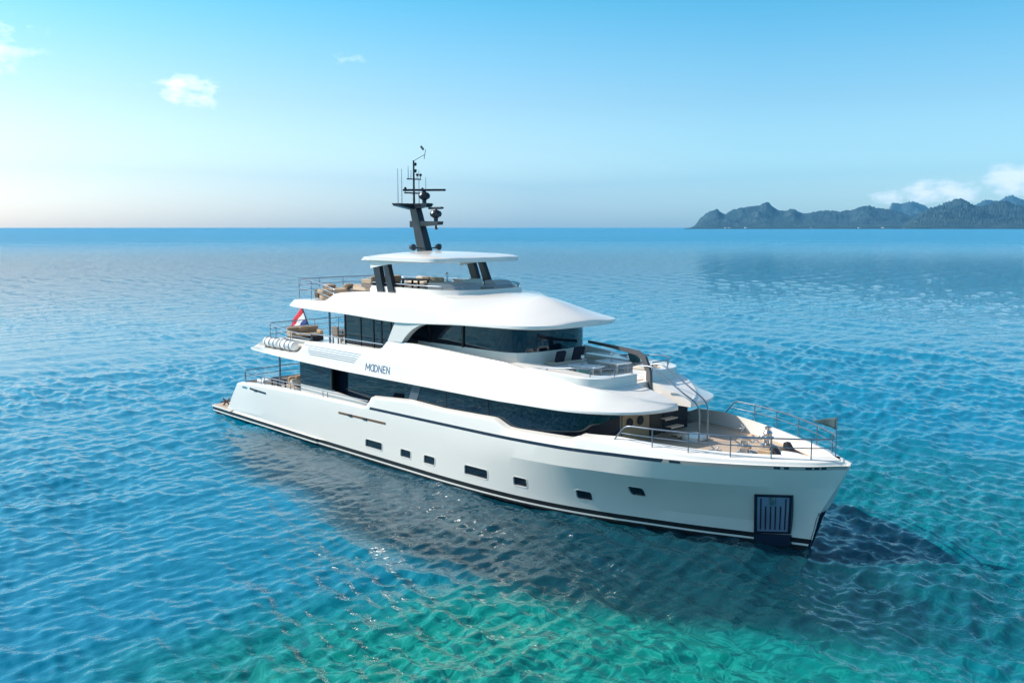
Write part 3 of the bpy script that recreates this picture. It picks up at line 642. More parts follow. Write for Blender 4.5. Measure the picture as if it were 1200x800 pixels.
def lettering():
    for sgn in (-1, 1):
        mb = MB(); H = .33; z0 = 4.06; W = 1.80; x0 = 15.53; sw_ = .052
        fx = (lambda u: x0+u) if sgn < 0 else (lambda u: x0+W-u)
        def st(pts): ribbon(mb, [(fx(u), z0+.012*(u/W)+v) for u, v in sub(pts, 4)], sw_, b1_y, sgn)
        def ell(cx, rx):
            ribbon(mb, [(fx(cx+rx*math.cos(a)), z0+H/2+(H/2-.026)*math.sin(a)) for a in np.linspace(0, 2*math.pi, 33)[:-1]], sw_, b1_y, sgn, closed=True)
        st([(.03, 0), (.03, H)]); st([(.03, H-.02), (.175, .10), (.32, H-.02)]); st([(.32, 0), (.32, H)])
        ell(.545, .155); ell(.745, .155)
        st([(.985, 0), (.985, H)]); st([(.985, H-.03), (1.21, .03)]); st([(1.21, 0), (1.21, H)])
        st([(1.31, 0), (1.31, H)]); st([(1.31, H-.026), (1.48, H-.026)]); st([(1.31, H/2), (1.46, H/2)]); st([(1.31, .026), (1.48, .026)])
        st([(1.56, 0), (1.56, H)]); st([(1.56, H-.03), (1.77, .03)]); st([(1.77, 0), (1.77, H)])
        mb.build('name_lettering', 'blue', YACHT, smooth=0)
        for k in range(5):
            t = k/4; lv = MB(); xa = 10.55+.34*t + (0 if k else -.25); xb = 15.05-.38*t; za = 4.70-.38*t; zb = 4.69-.38*t
            ribbon(lv, sub([(xa, za), (xb, zb)], 14), .034, b1_y, sgn); lv.build('louvre', 'louvre', YACHT, smooth=0)
lettering()
# --- hull fittings
def ribbon_hull(name, x0, x1, z0, z1, w, m, off=.012):
    for sgn in (-1, 1):
        r_ = MB(); ribbon(r_, sub([(x0, z0), (x1, z1)], 10), w, hull_y, sgn, off); r_.build(name, m, YACHT, smooth=0)
ribbon_hull('mooring_slot', 3.95, 4.55, 1.88, 1.90, .11, 'steel'); ribbon_hull('mooring_slot', 4.85, 6.65, 1.92, 1.88, .10, 'navy')
ribbon_hull('mooring_slot', 13.4, 17.05, 1.88, 1.92, .10, 'wood', .010)
for sgn in (-1, 1):
    for x, z in ((14.35, 1.89), (15.5, 1.9), (5.5, 1.9)):
        MB().box((x, sgn*(hull_y(x, z)+.015), z), (.32, .05, .12), bev=.015).build('fairlead', 'black', YACHT, smooth=0)
# anchor pockets in the flare
for sgn in (-1, 1):
    cs = [(33.33, .33), (34.41, .46), (34.74, 1.92), (33.74, 1.86)]
    def q(u, v, off):
        a = [(1-u)*(1-v), u*(1-v), u*v, (1-u)*v]; x = sum(c[0]*k for c, k in zip(cs, a)); z = sum(c[1]*k for c, k in zip(cs, a))
        ps = [hull_y(c[0], c[1]) for c in cs]; yb = sum(p*k for p, k in zip(ps, a))
        return (x, sgn*(yb+.03+off), z)
    fr = MB(); n = 4
    o_ = [(0, 0), (1, 0), (1, 1), (0, 1)]; i_ = [(.07, .05), (.93, .05), (.93, .94), (.07, .94)]
    fr.add([q(u, v, -.12) for u, v in o_]+[q(u, v, .03) for u, v in o_]+[q(u, v, .03) for u, v in i_]+[q(u, v, -.10) for u, v in i_], [(a*4+k, a*4+(k+1) % 4, (a+1) * 4+(k+1) % 4, (a+1)*4+k) for a in range(3) for k in range(4)])
    fro = fr.build('anchor_pocket', 'navy', YACHT, smooth=0)
    bk = MB().add([q(u, v, o) for o in (-.005, -.05) for u, v in i_], [(0, 1, 2, 3), (7, 6, 5, 4)]+[(k, (k+1) % 4, 4+(k+1) % 4, 4+k) for k in range(4)]); bk.build('pocket_plate', 'plate', fro, smooth=0)
    for k in range(6):
        u = .17+.66*k/5; v1 = .70 if 0 < k < 5 else .9
        sl = MB().add([q(u+d, v, o) for o in (.012, -.004) for d, v in ((-.014, .10), (.014, .10), (.014, v1), (-.014, v1))], [(0, 1, 2, 3), (7, 6, 5, 4)]+[(j, (j+1) % 4, 4+(j+1) % 4, 4+j) for j in range(4)]); sl.build('plate_slot', 'black', fro, smooth=0)
    sh = MB().add([q(u, v, o) for o in (.05, 0) for u, v in ((.42, .74), (.56, .74), (.56, .93), (.42, .93))], [(0, 1, 2, 3), (7, 6, 5, 4)]+[(j, (j+1) % 4, 4+(j+1) % 4, 4+j) for j in range(4)])
    sh.build('anchor_shank', 'steel', fro, smooth=0)
    bl = MB(); bs = [(33.36, .32), (34.42, .43), (34.40, .03), (33.34, -.04)]
    bl.add([(x, sgn*(hull_y(x, max(z, .02))+o), z) for o in (.11, -.1) for x, z in bs], [(0, 1, 2, 3), (7, 6, 5, 4)]+[(j, (j+1) % 4, 4+(j+1) % 4, 4+j) for j in range(4)])
    bl.build('anchor_fluke', 'navy', YACHT, smooth=0)
# small dark openings in the strip round the bow
for sgn in (-1, 1):
    for x, w_ in ((31.75, .34), (34.55, .16), (34.78, .12), (35.3, .14), (35.48, .10), (35.62, .10)):
        z_ = float(STRZ(x))+.055; y0, y1 = hull_y(x-w_/2, z_), hull_y(x+w_/2, z_)
        MB().add([(xx, sgn*(yy+o), z_+dz) for o in (.014, -.03) for xx, yy, dz in ((x-w_/2, y0, -.035), (x+w_/2, y1, -.035), (x+w_/2, y1, .035), (x-w_/2, y0, .035))], [(0, 1, 2, 3), (7, 6, 5, 4)]+[(j, (j+1) % 4, 4+(j+1) % 4, 4+j) for j in range(4)]).build('strip_opening', 'navy', YACHT, smooth=0)
# stem guard
sg = MB(); zs_ = np.linspace(-.1, 1.35, 8)
sg.add([(float(STEMX(z))+dx, y, z) for z in zs_ for dx, y in ((-.05, -(hull_y(float(STEMX(z))-.05, max(z, .03))+.015)), (.035, -.03), (.035, .03), (-.05, hull_y(float(STEMX(z))-.05, max(z, .03))+.015))], [(4*i+k, 4*i+k+1, 4*i+5+k, 4*i+4+k) for i in range(7) for k in range(3)])
sg.build('stem_guard', 'navy', YACHT, smooth=0)
# --- mast
MAST = MB().add([(14.86, -.2, 9.0), (15.52, -.2, 9.0), (15.52, .2, 9.0), (14.86, .2, 9.0), (14.18, -.16, 11.3), (14.64, -.16, 11.3), (14.64, .16, 11.3), (14.18, .16, 11.3)], [(3, 2, 1, 0), (4, 5, 6, 7), (0, 1, 5, 4), (1, 2, 6, 5), (2, 3, 7, 6), (3, 0, 4, 7)]).build('mast', 'mast', YACHT, smooth=0)
def mp(mb, name, m='mast', smooth=35): return mb.build(name, m, MAST, smooth=smooth)
a = MB().prism([(-1.05, .05), (-.95, -.06), (0, -.24), (.95, -.06), (1.05, .05)], 'X', 14.02, 14.5); a.v = [(x, y, z+11.33) for x, y, z in a.v]; mp(a, 'spreader', smooth=0)
mp(MB().prism([(14.3, 11.12), (14.3, 11.38), (15.5, 11.38), (15.45, 11.22)], 'Y', -.17, .17), 'radar_arm', smooth=0)
mp(MB().prism([(14.2, 10.28), (14.2, 10.58), (16.3, 10.55), (16.25, 10.40)], 'Y', -.16, .16), 'radar_arm', smooth=0)
def radar(x, z, hl, yaw):
    o = mp(MB().lathe((x, 0, z), [(.10, 0), (.10, .14), (.12, .16), (.25, .24), (.28, .36), (.22, .46), (.08, .52), (.06, .56)], 18), 'radar')
    b_ = MB().box((x, 0, z+.60), (.16, 2*hl, .10), rz=yaw, bev=.03); b_.build('radar_scanner', 'mast', MAST, smooth=30)
radar(15.12, 11.38, 1.0, R(-50)); radar(15.95, 10.55, .55, R(-95))
mp(MB().lathe((15.95, 0, 10.18), [(.05, 0), (.09, .04), (.05, .1), (.04, .26)], 12), 'deck_light')
mp(MB().tube([(14.35, 0, 11.3), (14.35, 0, 13.35)], .055, 10, r2=.04), 'top_pole', smooth=60)
mp(MB().tube([(14.35, 0, 13.33), (14.75, .35, 13.62)], .014, 6), 'wind_arm')
mp(MB().tube([(14.72, .33, 13.42), (14.78, .37, 13.85)], .014, 6), 'wind_vane'); mp(MB().box((14.62, .3, 13.92), (.24, .05, .09), ry=.7), 'wind_vane_tail', smooth=0)
mp(MB().tube([(14.35, -.55, 11.86), (14.35, .55, 11.86)], .035, 8), 'crossbar'); mp(MB().tube([(14.35, -.4, 12.5), (14.35, .42, 12.5)], .028, 8), 'crossbar')
for y, z0, z1 in ((-.92, 11.35, 12.95), (-.7, 11.35, 12.95), (-.32, 12.5, 13.08), (-.16, 12.5, 12.9), (.3, 11.35, 12.9), (.7, 11.35, 12.6)):
    mp(MB().tube([(14.35, y, z0), (14.35, y, z1)], .019, 6, r2=.012), 'antenna', 'rail')
for y, z in ((-.5, 11.88), (.5, 11.88), (.2, 12.52), (.4, 12.52)):
    mp(MB().lathe((14.35, y, z), [(.015, 0), (.015, .12), (.06, .15), (.07, .2), (.03, .25)], 10), 'mushroom_antenna')
for z in (13.1, 12.8): mp(MB().lathe((14.47, 0, z), [(.05, 0), (.07, .03), (.07, .12), (.04, .15)], 10), 'mast_light')
for y in (-.75, .75):
    mp(MB().tube([(15.2, y*.3, 9.32), (15.2, y, 9.36)], .03, 6), 'lamp_arm')
    mp(MB().lathe((15.06, y, 9.38), [(.04, -.1), (.12, 0), (.15, .12), (.15, .2), (.1, .22)], 12, axis='X'), 'floodlight')
# --- foredeck gear
def windlass(x, y):
    o = MB().lathe((x, y, 2.75), [(.26, 0), (.26, .05), (.17, .08), (.15, .2), (.24, .22), (.24, .30), (.12, .34), (.11, .48), (.20, .5), (.21, .56), (.12, .60)], 18).build('windlass', 'steel', YACHT, smooth=40)
    MB().tube([(x+.2, y, 2.9), (x+.42, y+.1, 2.86), (x+.55, y+.12, 2.8)], .04, 6).build('chain', 'steel', o, smooth=60)
    MB().lathe((x-.05, y+.18, 3.0), [(.1, 0), (.1, .02), (.03, .03), (.03, .2)], 12, axis='Y').build('brake_wheel', 'steel', o)
windlass(32.55, -.25); windlass(33.0, .45)
MB().lathe((33.0, .45, 3.34), [(.14, 0), (.16, .1), (.1, .2), (.12, .3), (.04, .34)], 14).build('capstan_head', 'steel', YACHT)
def bitts(x, y, z, rz=0, s=1.0, m='steel'):
    b_ = MB(); ca, sa = math.cos(rz), math.sin(rz)
    for k in (-1, 1):
        b_.tube([(x-ca*.16*s*k, y-sa*.16*s*k, z), (x+ca*.17*s*k, y+sa*.17*s*k, z+.36*s)], .04*s, 8)
    b_.tube([(x-ca*.3*s, y-sa*.3*s, z+.18*s), (x+ca*.3*s, y+sa*.3*s, z+.18*s)], .035*s, 8)
    return b_.build('mooring_bitts', m, YACHT, smooth=60)
bitts(31.9, -1.0, 2.75, .6, .75); bitts(31.9, 1.5, 2.75, .6, .75); bitts(30.6, 2.75, 2.75, 1.2, .75)
bitts(.95, -3.05, .415, 1.2, 1.1, 'wood'); bitts(.95, 3.05, .415, 1.2, 1.1, 'wood')
MB().box((1.75, -2.75, .66), (.22, .22, .5), bev=.02).build('platform_post', 'wood', YACHT, smooth=0)
for y in (-.1, .75):
    MB().prism([(33.45, 2.75), (34.1, 2.75), (34.1, 2.84), (33.75, 2.95), (33.6, 3.16), (33.48, 3.16)], 'Y', y-.12, y+.12).build('chain_stopper', 'dark', YACHT, smooth=0)
MB().lathe((34.1, .12, 2.86), [(.03, -.55), (.14, -.5), (.17, -.2), (.17, .2), (.14, .5), (.03, .55)], 14, axis='X').build('fender_roller', 'white', YACHT, smooth=50)
MB().lathe((34.95, .18, 2.82), [(.09, -.2), (.09, .2)], 12, axis='Y').build('bow_roller', 'steel', YACHT)
MB().box((33.35, .1, 2.90), (.5, .9, .28), bev=.03).build('foredeck_hatch', 'veneer', YACHT, smooth=0)
MB().tube([(35.66, 0, 3.05), (35.66, 0, 4.46)], .018, 8).build('jack_staff', 'rail', YACHT, smooth=60)
MB().tube([(5.15, 0, 4.40), (4.7, 0, 5.1), (4.1, 0, 6.02)], .035, 8).build('ensign_staff', 'mast', YACHT, smooth=60)
# sun deck fittings
MB().prism([(17.5, 7.55), (17.5, 7.90), (19.0, 7.90), (19.3, 7.84), (19.35, 7.55)], 'Y', -1.75, -.3).build('bar_counter', 'grey', YACHT, smooth=0)
MB().prism([(18.7, 7.55), (18.7, 7.98), (19.25, 7.98), (19.5, 7.8), (19.5, 7.55)], 'Y', .5, 1.45).build('helm_console', 'grey', YACHT, smooth=0)
MB().lathe((17.8, -.9, 7.90), [(.09, 0), (.09, .05), (.045, .08), (.05, .28), (.07, .3), (.07, .38), (.02, .44), (.015, .52)], 12).build('beer_tap', 'steel', YACHT)
MB().box((16.9, 1.1, 7.75), (.7, 1.2, .4), bev=.03).build('galley_cabinet', 'white', YACHT, smooth=30)
# ------------------------------------------------------------------ loose things aboard
def soft(mb, c, d, **k): return mb.box(c, d, bev=min(d)*.28, **k)
def sofa(loc, rz, label, L=1.9, D=.85, m='tan', base='taupe', cushions=('cream',), group=None):
    t = thing('sofa', loc, label, 'sofa', group, rz)
    MB().box((0, 0, .14), (L, D, .24), bev=.03).build('base', base, t, smooth=30)
    soft(MB(), (0, .06, .34), (L*.98, D*.8, .17)).build('seat_cushion', m, t, smooth=40)
    soft(MB(), (0, -D*.40, .52), (L, .2, .46)).build('backrest', m, t, smooth=40)
    for s in (-1, 1): soft(MB(), (s*(L/2-.09), .03, .40), (.18, D*.9, .32)).build('armrest', m, t, smooth=40)
    for i, cm in enumerate(cushions):
        x = (-.5+(i+.5)/len(cushions))*L*.75
        soft(MB(), (x, -D*.22, .58), (.44, .16, .38), rx=-.25).build('cushion', cm, t, smooth=40)
    return t
def chair(loc, rz, label, seat='taupe', frame='wood', group='chairs on the upper aft deck'):
    t = thing('deck_chair', loc, label, 'chair', group, rz)
    soft(MB(), (0, 0, .42), (.54, .54, .12)).build('seat', seat, t, smooth=40)
    soft(MB(), (0, -.24, .68), (.54, .11, .46)).build('backrest', seat, t, smooth=40)
    for x in (-.23, .23):
        for y in (-.23, .23): MB().box((x, y, .19), (.05, .05, .38)).build('leg', frame, t, smooth=0)
    for s in (-1, 1): MB().box((s*.28, 0, .6), (.05, .5, .05)).build('armrest', frame, t, smooth=0)
    return t
def table(loc, L, W, H, label, top='white_matt', leg='cream', round_=False, rz=0, cat='table'):
    t = thing('deck_table', loc, label, cat, None, rz)
    if round_: MB().lathe((0, 0, 0), [(L/2, H-.05), (L/2, H)], 24).build('tabletop', top, t, smooth=30)
    else: MB().box((0, 0, H-.025), (L, W, .05), bev=.012).build('tabletop', top, t, smooth=30)
    for x in (-.38, .38):
        for y in (-.38, .38): MB().box((x*L, y*W, (H-.05)/2), (.07, .07, H-.05)).build('leg', leg, t, smooth=0)
    return t
# life raft canisters in their cradle on the starboard quarter
def raft(x, label):
    t = thing('life_raft_canister', (x, -3.27, 4.22), label, 'life raft', 'life raft canisters on the overhang')
    MB().lathe((0, 0, .25), [(.02, -.70), (.15, -.69), (.225, -.64), (.24, -.55), (.24, -.02), (.25, 0), (.24, .02), (.24, .55), (.225, .64), (.15, .69), (.02, .70)], 22, axis='X').build('canister', 'white_matt', t, smooth=40)
    for s in (-.42, 0, .42):
        MB().tube([(s, .262*math.cos(a), .25+.262*math.sin(a)) for a in np.linspace(0, 2*math.pi, 25)[:-1]], .016, 6, closed=True).build('strap', 'pillar', t, smooth=60)
    for s in (-.4, .4): MB().box((s, 0, .02), (.08, .5, .05)).build('cradle', 'rail', t, smooth=0)
    return t
raft(6.75, 'white life raft canister in a steel cradle, the one nearer the stern tip')
raft(8.25, 'white life raft canister in a steel cradle, the one nearer the louvre lines')
# flags
def cloth_flag(name, rows, mats, parent=None, **kw):
    """rows: list of top-to-bottom point lists; one material per band"""
    mb = MB(); n = len(rows[0]); vs = [p for r in rows for p in r]
    bands = len(rows)-1; fs = []; mi = []
    for i in range(bands):
        for k in range(n-1): fs.append((i*n+k, i*n+k+1, (i+1)*n+k+1, (i+1)*n+k)); mi.append(i*len(mats)//bands)
    mb.add(vs, fs, mi); o = mb.build(name, mats, parent, smooth=80, **kw)
    md = o.modifiers.new('s', 'SOLIDIFY'); md.thickness = .008; return o
rows = []
for i in range(10):                         # red, white, blue hanging in folds from the staff
    v = i/9; r_ = []
    hx, hz = 4.13+.60*v, 5.96-.92*v
    for k in range(13):
        u = k/12
        x = hx-u*(.95-.55*v); z = hz-u*(1.15-.90*v); y = .08*math.sin(u*9+v*2.2)*u-.25*u
        r_.append((x, y, z))
    rows.append(r_)
cloth_flag('ensign_flag', rows, ['red', 'flagw', 'flagb'], label='red, white and blue striped flag drooping from the staff at the upper aft rail', cat='flag')
rows = []
for i in range(5):
    v = i/4; rows.append([(35.64-u*.8, .05*math.sin(u*6), 4.43-v*.40*(1-u)-.22*u) for u in np.linspace(0, .97, 9)])
cloth_flag('pennant_flag', rows, ['pennant'], label='small dark green triangular pennant on the staff at the bow', cat='flag')
# forward seating well
MB_floor = MB().box((25.75, 0, 4.63), (4.0, 3.7, .02)); MB_floor.build('well_floor', 'teak', YACHT, smooth=0)
def bench(pts, label):
    t = thing('bench_seat', (0, 0, 0), label, 'bench seat', 'bench seats round the forward well')
    (x, y, L, W, rz) = pts; t.location = (x, y, 4.645); t.rotation_euler.z = rz
    MB().box((0, 0, .13), (L, W, .25), bev=.02).build('base', 'white_matt', t, smooth=0)
    soft(MB(), (0, 0, .31), (L*.98, W*.96, .12)).build('seat_cushion', 'cream', t, smooth=40)
    return t
bench((25.0, 1.72, 2.2, .55, -.14), 'long cream bench seat along the port side of the forward seating well')
bench((27.1, 1.25, .6, 1.2, .25), 'short cream bench seat in the port front corner of the forward well')
bench((24.05, .1, .5, 2.0, 0), 'cream bench seat against the wheelhouse front, behind the two white tables')
table((25.75, -.62, 4.645), 1.25, .7, .42, 'white coffee table on the starboard side of the forward well, nearest the curved rail', rz=.12)
table((25.95, .72, 4.645), 1.3, .75, .46, 'white coffee table on the port side of the forward well, before the teal cushion', rz=-.1)
def cushion(loc, rz, m, label, tilt=-.3, s=.5):
    o = soft(MB(), (0, 0, s*.48), (s, .15, s*.95), rx=tilt).build('throw_cushion', m, None, smooth=40, label=label, cat='cushion', group='throw cushions in the forward well')
    o.location = loc; o.rotation_euler.z = rz; return o
cushion((24.22, -.45, 4.99), R(-90), 'navyf', 'dark navy throw cushion on the bench by the wheelhouse, the one nearer the starboard side')
cushion((24.26, .55, 4.99), R(-90), 'navyf', 'dark navy throw cushion on the bench by the wheelhouse, the one nearer the port side', s=.6)
cushion((26.2, 1.68, 4.99), R(172), 'teal', 'teal throw cushion on the port bench of the forward well', s=.55)
cushion((26.35, -1.42, 4.70), R(60), 'teal', 'teal throw cushion lying by the starboard edge of the forward well', tilt=-1.1, s=.5)
def lamp_(loc, label):
    t = thing('table_lamp', loc, label, 'lamp', 'small lamps on the well tables')
    MB().lathe((0, 0, 0), [(.06, 0), (.06, .015), (.014, .03), (.014, .25)], 12).build('stem', 'lamp', t)
    MB().lathe((0, 0, .24), [(.05, 0), (.07, .01), (.06, .1), (.03, .11)], 12).build('lamp_shade', 'white_matt', t)
lamp_((25.45, -.5, 5.065), 'small cordless lamp on the starboard coffee table of the forward well')
lamp_((25.85, .75, 5.105), 'small cordless lamp on the port coffee table of the forward well')
# sun deck
def daybed():
    t = thing('round_daybed', (10.55, -1.95, 6.83), 'round tan daybed with a tiered base at the aft end of the sun deck', 'daybed')
    MB().lathe((0, 0, 0), [(.62, 0), (.74, .04), (.77, .16), (.72, .25)], 28).build('base', 'tan', t, smooth=40)
    MB().lathe((0, 0, .26), [(.78, 0), (.84, .05), (.86, .16), (.82, .24), (.7, .27)], 28).build('mattress', 'tan', t, smooth=40)
    soft(MB(), (-.35, -.1, .62), (.5, .5, .18)).build('cushion', 'tan', t, smooth=40)
    soft(MB(), (.62, .35, .66), (.2, .7, .2), rz=.4).build('cushion', 'tan', t, smooth=40)
daybed()
t = thing('round_daybed', (11.35, -1.05, 6.83), 'round dark taupe lounger behind the tan daybed on the sun deck', 'daybed')
MB().lathe((0, 0, 0), [(.6, 0), (.7, .05), (.72, .5), (.64, .56)], 26).build('base', 'taupe', t, smooth=40)
soft(MB(), (-.1, .1, .62), (.9, .4, .14)).build('cushion', 'tan', t, smooth=40)
st = MB().box((0, 0, .21), (.30, .30, .42), bev=.02).build('side_stool', 'wood', None, smooth=0, label='brown wooden side stool by the aft rail of the sun deck', cat='stool'); st.location = (9.3, -2.1, 6.83)
sofa((13.9, -1.6, 7.55), R(90), 'tan sofa with cream cushions on the sun deck beside the black hardtop legs', 1.7, cushions=('cream', 'tan')).scale.z = .72
sofa((14.3, .6, 7.5), R(180), 'cream and taupe sofa on the sun deck under the hardtop, on the port side', 2.0, m='cream', cushions=('cream', 'taupe', 'cream')).scale.z = .6
table((16.0, -1.25, 7.57), 1.5, .7, .42, 'dark low table on the starboard side of the sun deck under the hardtop', top='taupe', leg='dark')
# upper aft deck
sofa((7.0, -1.55, 4.43), R(-100), 'tan sofa with a dark base beside the falling rail on the upper aft deck', 1.7, m='tan', base='dark', cushions=('tan',))
table((9.3, .2, 4.43), 2.2, 1.1, .62, 'oval wooden dining table on the upper aft deck', top='wood', leg='wood')
ch0 = chair((10.35, -.9, 4.43), R(20), 'taupe deck chair by the dining table, next to the dark saloon glass')
for (x, y, rz, lab) in ((9.3, -.95, R(0), 'taupe deck chair on the starboard long side of the upper deck dining table'), (10.9, .55, R(75), 'taupe deck chair at the forward end of the upper deck dining table'), (8.7, 1.3, R(180), 'taupe deck chair on the port side of the upper deck dining table')):
    c = copy_tree(ch0); pose(c, (x, y, 4.43), rz); c['label'] = lab
# main aft deck
sofa((5.9, -.9, 1.69), R(-80), 'tan sofa with round bolsters beside the starboard aft pole on the main deck', 1.8, m='tan', base='wood', cushions=('cream', 'tan'))
sofa((7.6, 1.2, 1.69), R(180), 'taupe sofa with teal cushions on the port side of the main aft deck', 2.2, m='taupe', base='wood', cushions=('teal', 'taupe', 'tan'))
for k, (x, y, lab) in enumerate(((6.5, -1.9, 'round tan bolster pouffe beside the starboard aft pole'), (7.3, -2.2, 'round tan bolster pouffe against the white side wall'))):
    p = thing('pouffe', (x, y, 1.69), lab, 'pouffe', 'pouffes on the main aft deck')
    MB().lathe((0, 0, 0), [(.26, 0), (.36, .1), (.38, .28), (.34, .42), (.2, .5)], 20).build('cushion', 'tan', p, smooth=50)
    MB().lathe((0, 0, .5), [(.2, 0), (.26, .06), (.24, .18), (.1, .24)], 18).build('bolster', 'cream', p, smooth=50)
table((4.75, -1.9, 1.69), .8, .6, .5, 'dark low side table inside the aft bulwark of the main deck', top='dark', leg='dark')
bx = MB().box((0, 0, .3), (.7, .5, .6), bev=.04).build('storage_box', 'white_matt', None, smooth=30, label='white deck storage box inside the starboard quarter of the main aft deck', cat='storage box'); bx.location = (4.75, -2.75, 1.69)
# ------------------------------------------------------------------ sea
def build_sea():
    cx, cy, h = CAM_POS
    # rings: fine where the photograph looks, out to the horizon
    dep = np.linspace(math.atan(h/13.0), math.atan(h/1500.0), 820); r1 = h/np.tan(dep)
    r = np.concatenate([[1.0, 4, 8, 11], r1, 1500*np.geomspace(1.03, 8.6, 40)])
    a0 = R(CAM_YAW)
    th = np.concatenate([np.linspace(-34, 34, 980), np.linspace(34, 60, 150)[1:], np.linspace(60, 300, 160)[1:-1], np.linspace(300, 326, 150)[:-1]])
    th = np.radians(th)+a0; nth = len(th)
    Rr, T = np.meshgrid(r, th, indexing='ij')
    X = cx+Rr*np.cos(T); Y = cy+Rr*np.sin(T); Z = np.zeros_like(X)
    dr = np.gradient(r)[:, None]*np.ones_like(T); dt = (np.gradient(th)[None, :]*Rr)
    # wind waves: many small trains round one main direction, each faded where the sheet is too coarse to carry it
    g = np.random.default_rng(11)
    patch = np.zeros_like(X)
    for k in range(14):
        an, L_w = g.uniform(0, math.pi), g.uniform(14, 70); patch += np.sin(2*math.pi*(X*math.cos(an)+Y*math.sin(an))/L_w+g.uniform(0, 6.28))
    patch = np.clip(1+.11*patch, .55, 1.5)
    wd = R(CAM_YAW+180)        # a crossed sea: two trains either side of the main direction
    for k in range(110):
        lam = float(np.exp(g.uniform(np.log(.4), np.log(2.3)))) if k < 92 else float(g.uniform(2.6, 6.5)); ang = wd+(R(56), R(-56), R(44), R(-48), 0.0)[k % 5]+g.normal(0, .24)
        amp = (.0082*lam if lam < 2.4 else .0034*lam)*g.uniform(.5, 1.3)
        kx, ky = math.cos(ang)*2*math.pi/lam, math.sin(ang)*2*math.pi/lam; ph = g.uniform(0, 2*math.pi)
        sp_ = np.abs(dr*0+dr)
        # sample spacing seen by this train
        s_ = np.hypot(dr*np.abs(np.cos(T-ang)), dt*np.abs(np.sin(T-ang)))
        fade = np.clip((lam/np.maximum(s_, 1e-4)-2.5)/3.0, 0, 1)
        # patchy wind: gusts
        gust = .75+.35*np.sin(X*.031*math.cos(k)+Y*.027*math.sin(k*1.7)+k)
        gust = gust*(1-.5*np.exp(-((X-20)/19.0)**4-((Y+6)/7.0)**2))      # smoother water under the yacht's side
        w = np.sin(kx*X+ky*Y+ph)
        pk = (np.exp(1.6*(w-1))-.37)*1.7 if .7 < lam < 2.4 else w+.2*(w*w-.5)       # peaked crests, flat troughs
        Z += amp*fade*gust*patch*pk
    n, m = X.shape
    verts = np.stack([X, Y, Z], -1).reshape(-1, 3)
    i, j = np.meshgrid(np.arange(n-1), np.arange(m), indexing='ij'); j2 = (j+1) % m
    quads = np.stack([i*m+j, (i+1)*m+j, (i+1)*m+j2, i*m+j2], -1).reshape(-1, 4)
    me = bpy.data.meshes.new('sea')
    me.vertices.add(len(verts)+1); co = np.concatenate([verts, [[cx, cy, 0]]]).astype(np.float32); me.vertices.foreach_set('co', co.ravel())
    tri = np.stack([np.full(m, len(verts)), np.arange(m), (np.arange(m)+1) % m], -1)
    me.loops.add(quads.size+tri.size); me.loops.foreach_set('vertex_index', np.concatenate([quads.ravel(), tri.ravel()]).astype(np.int32))
    me.polygons.add(len(quads)+len(tri))
    st = np.concatenate([np.arange(len(quads))*4, quads.size+np.arange(len(tri))*3]).astype(np.int32)
    me.polygons.foreach_set('loop_start', st)
    me.polygons.foreach_set('use_smooth', np.ones(len(quads)+len(tri), bool))
    me.update(calc_edges=True); me.validate()
    o = bpy.data.objects.new('sea', me); COL.objects.link(o); tag(o, kind='structure')
    return o
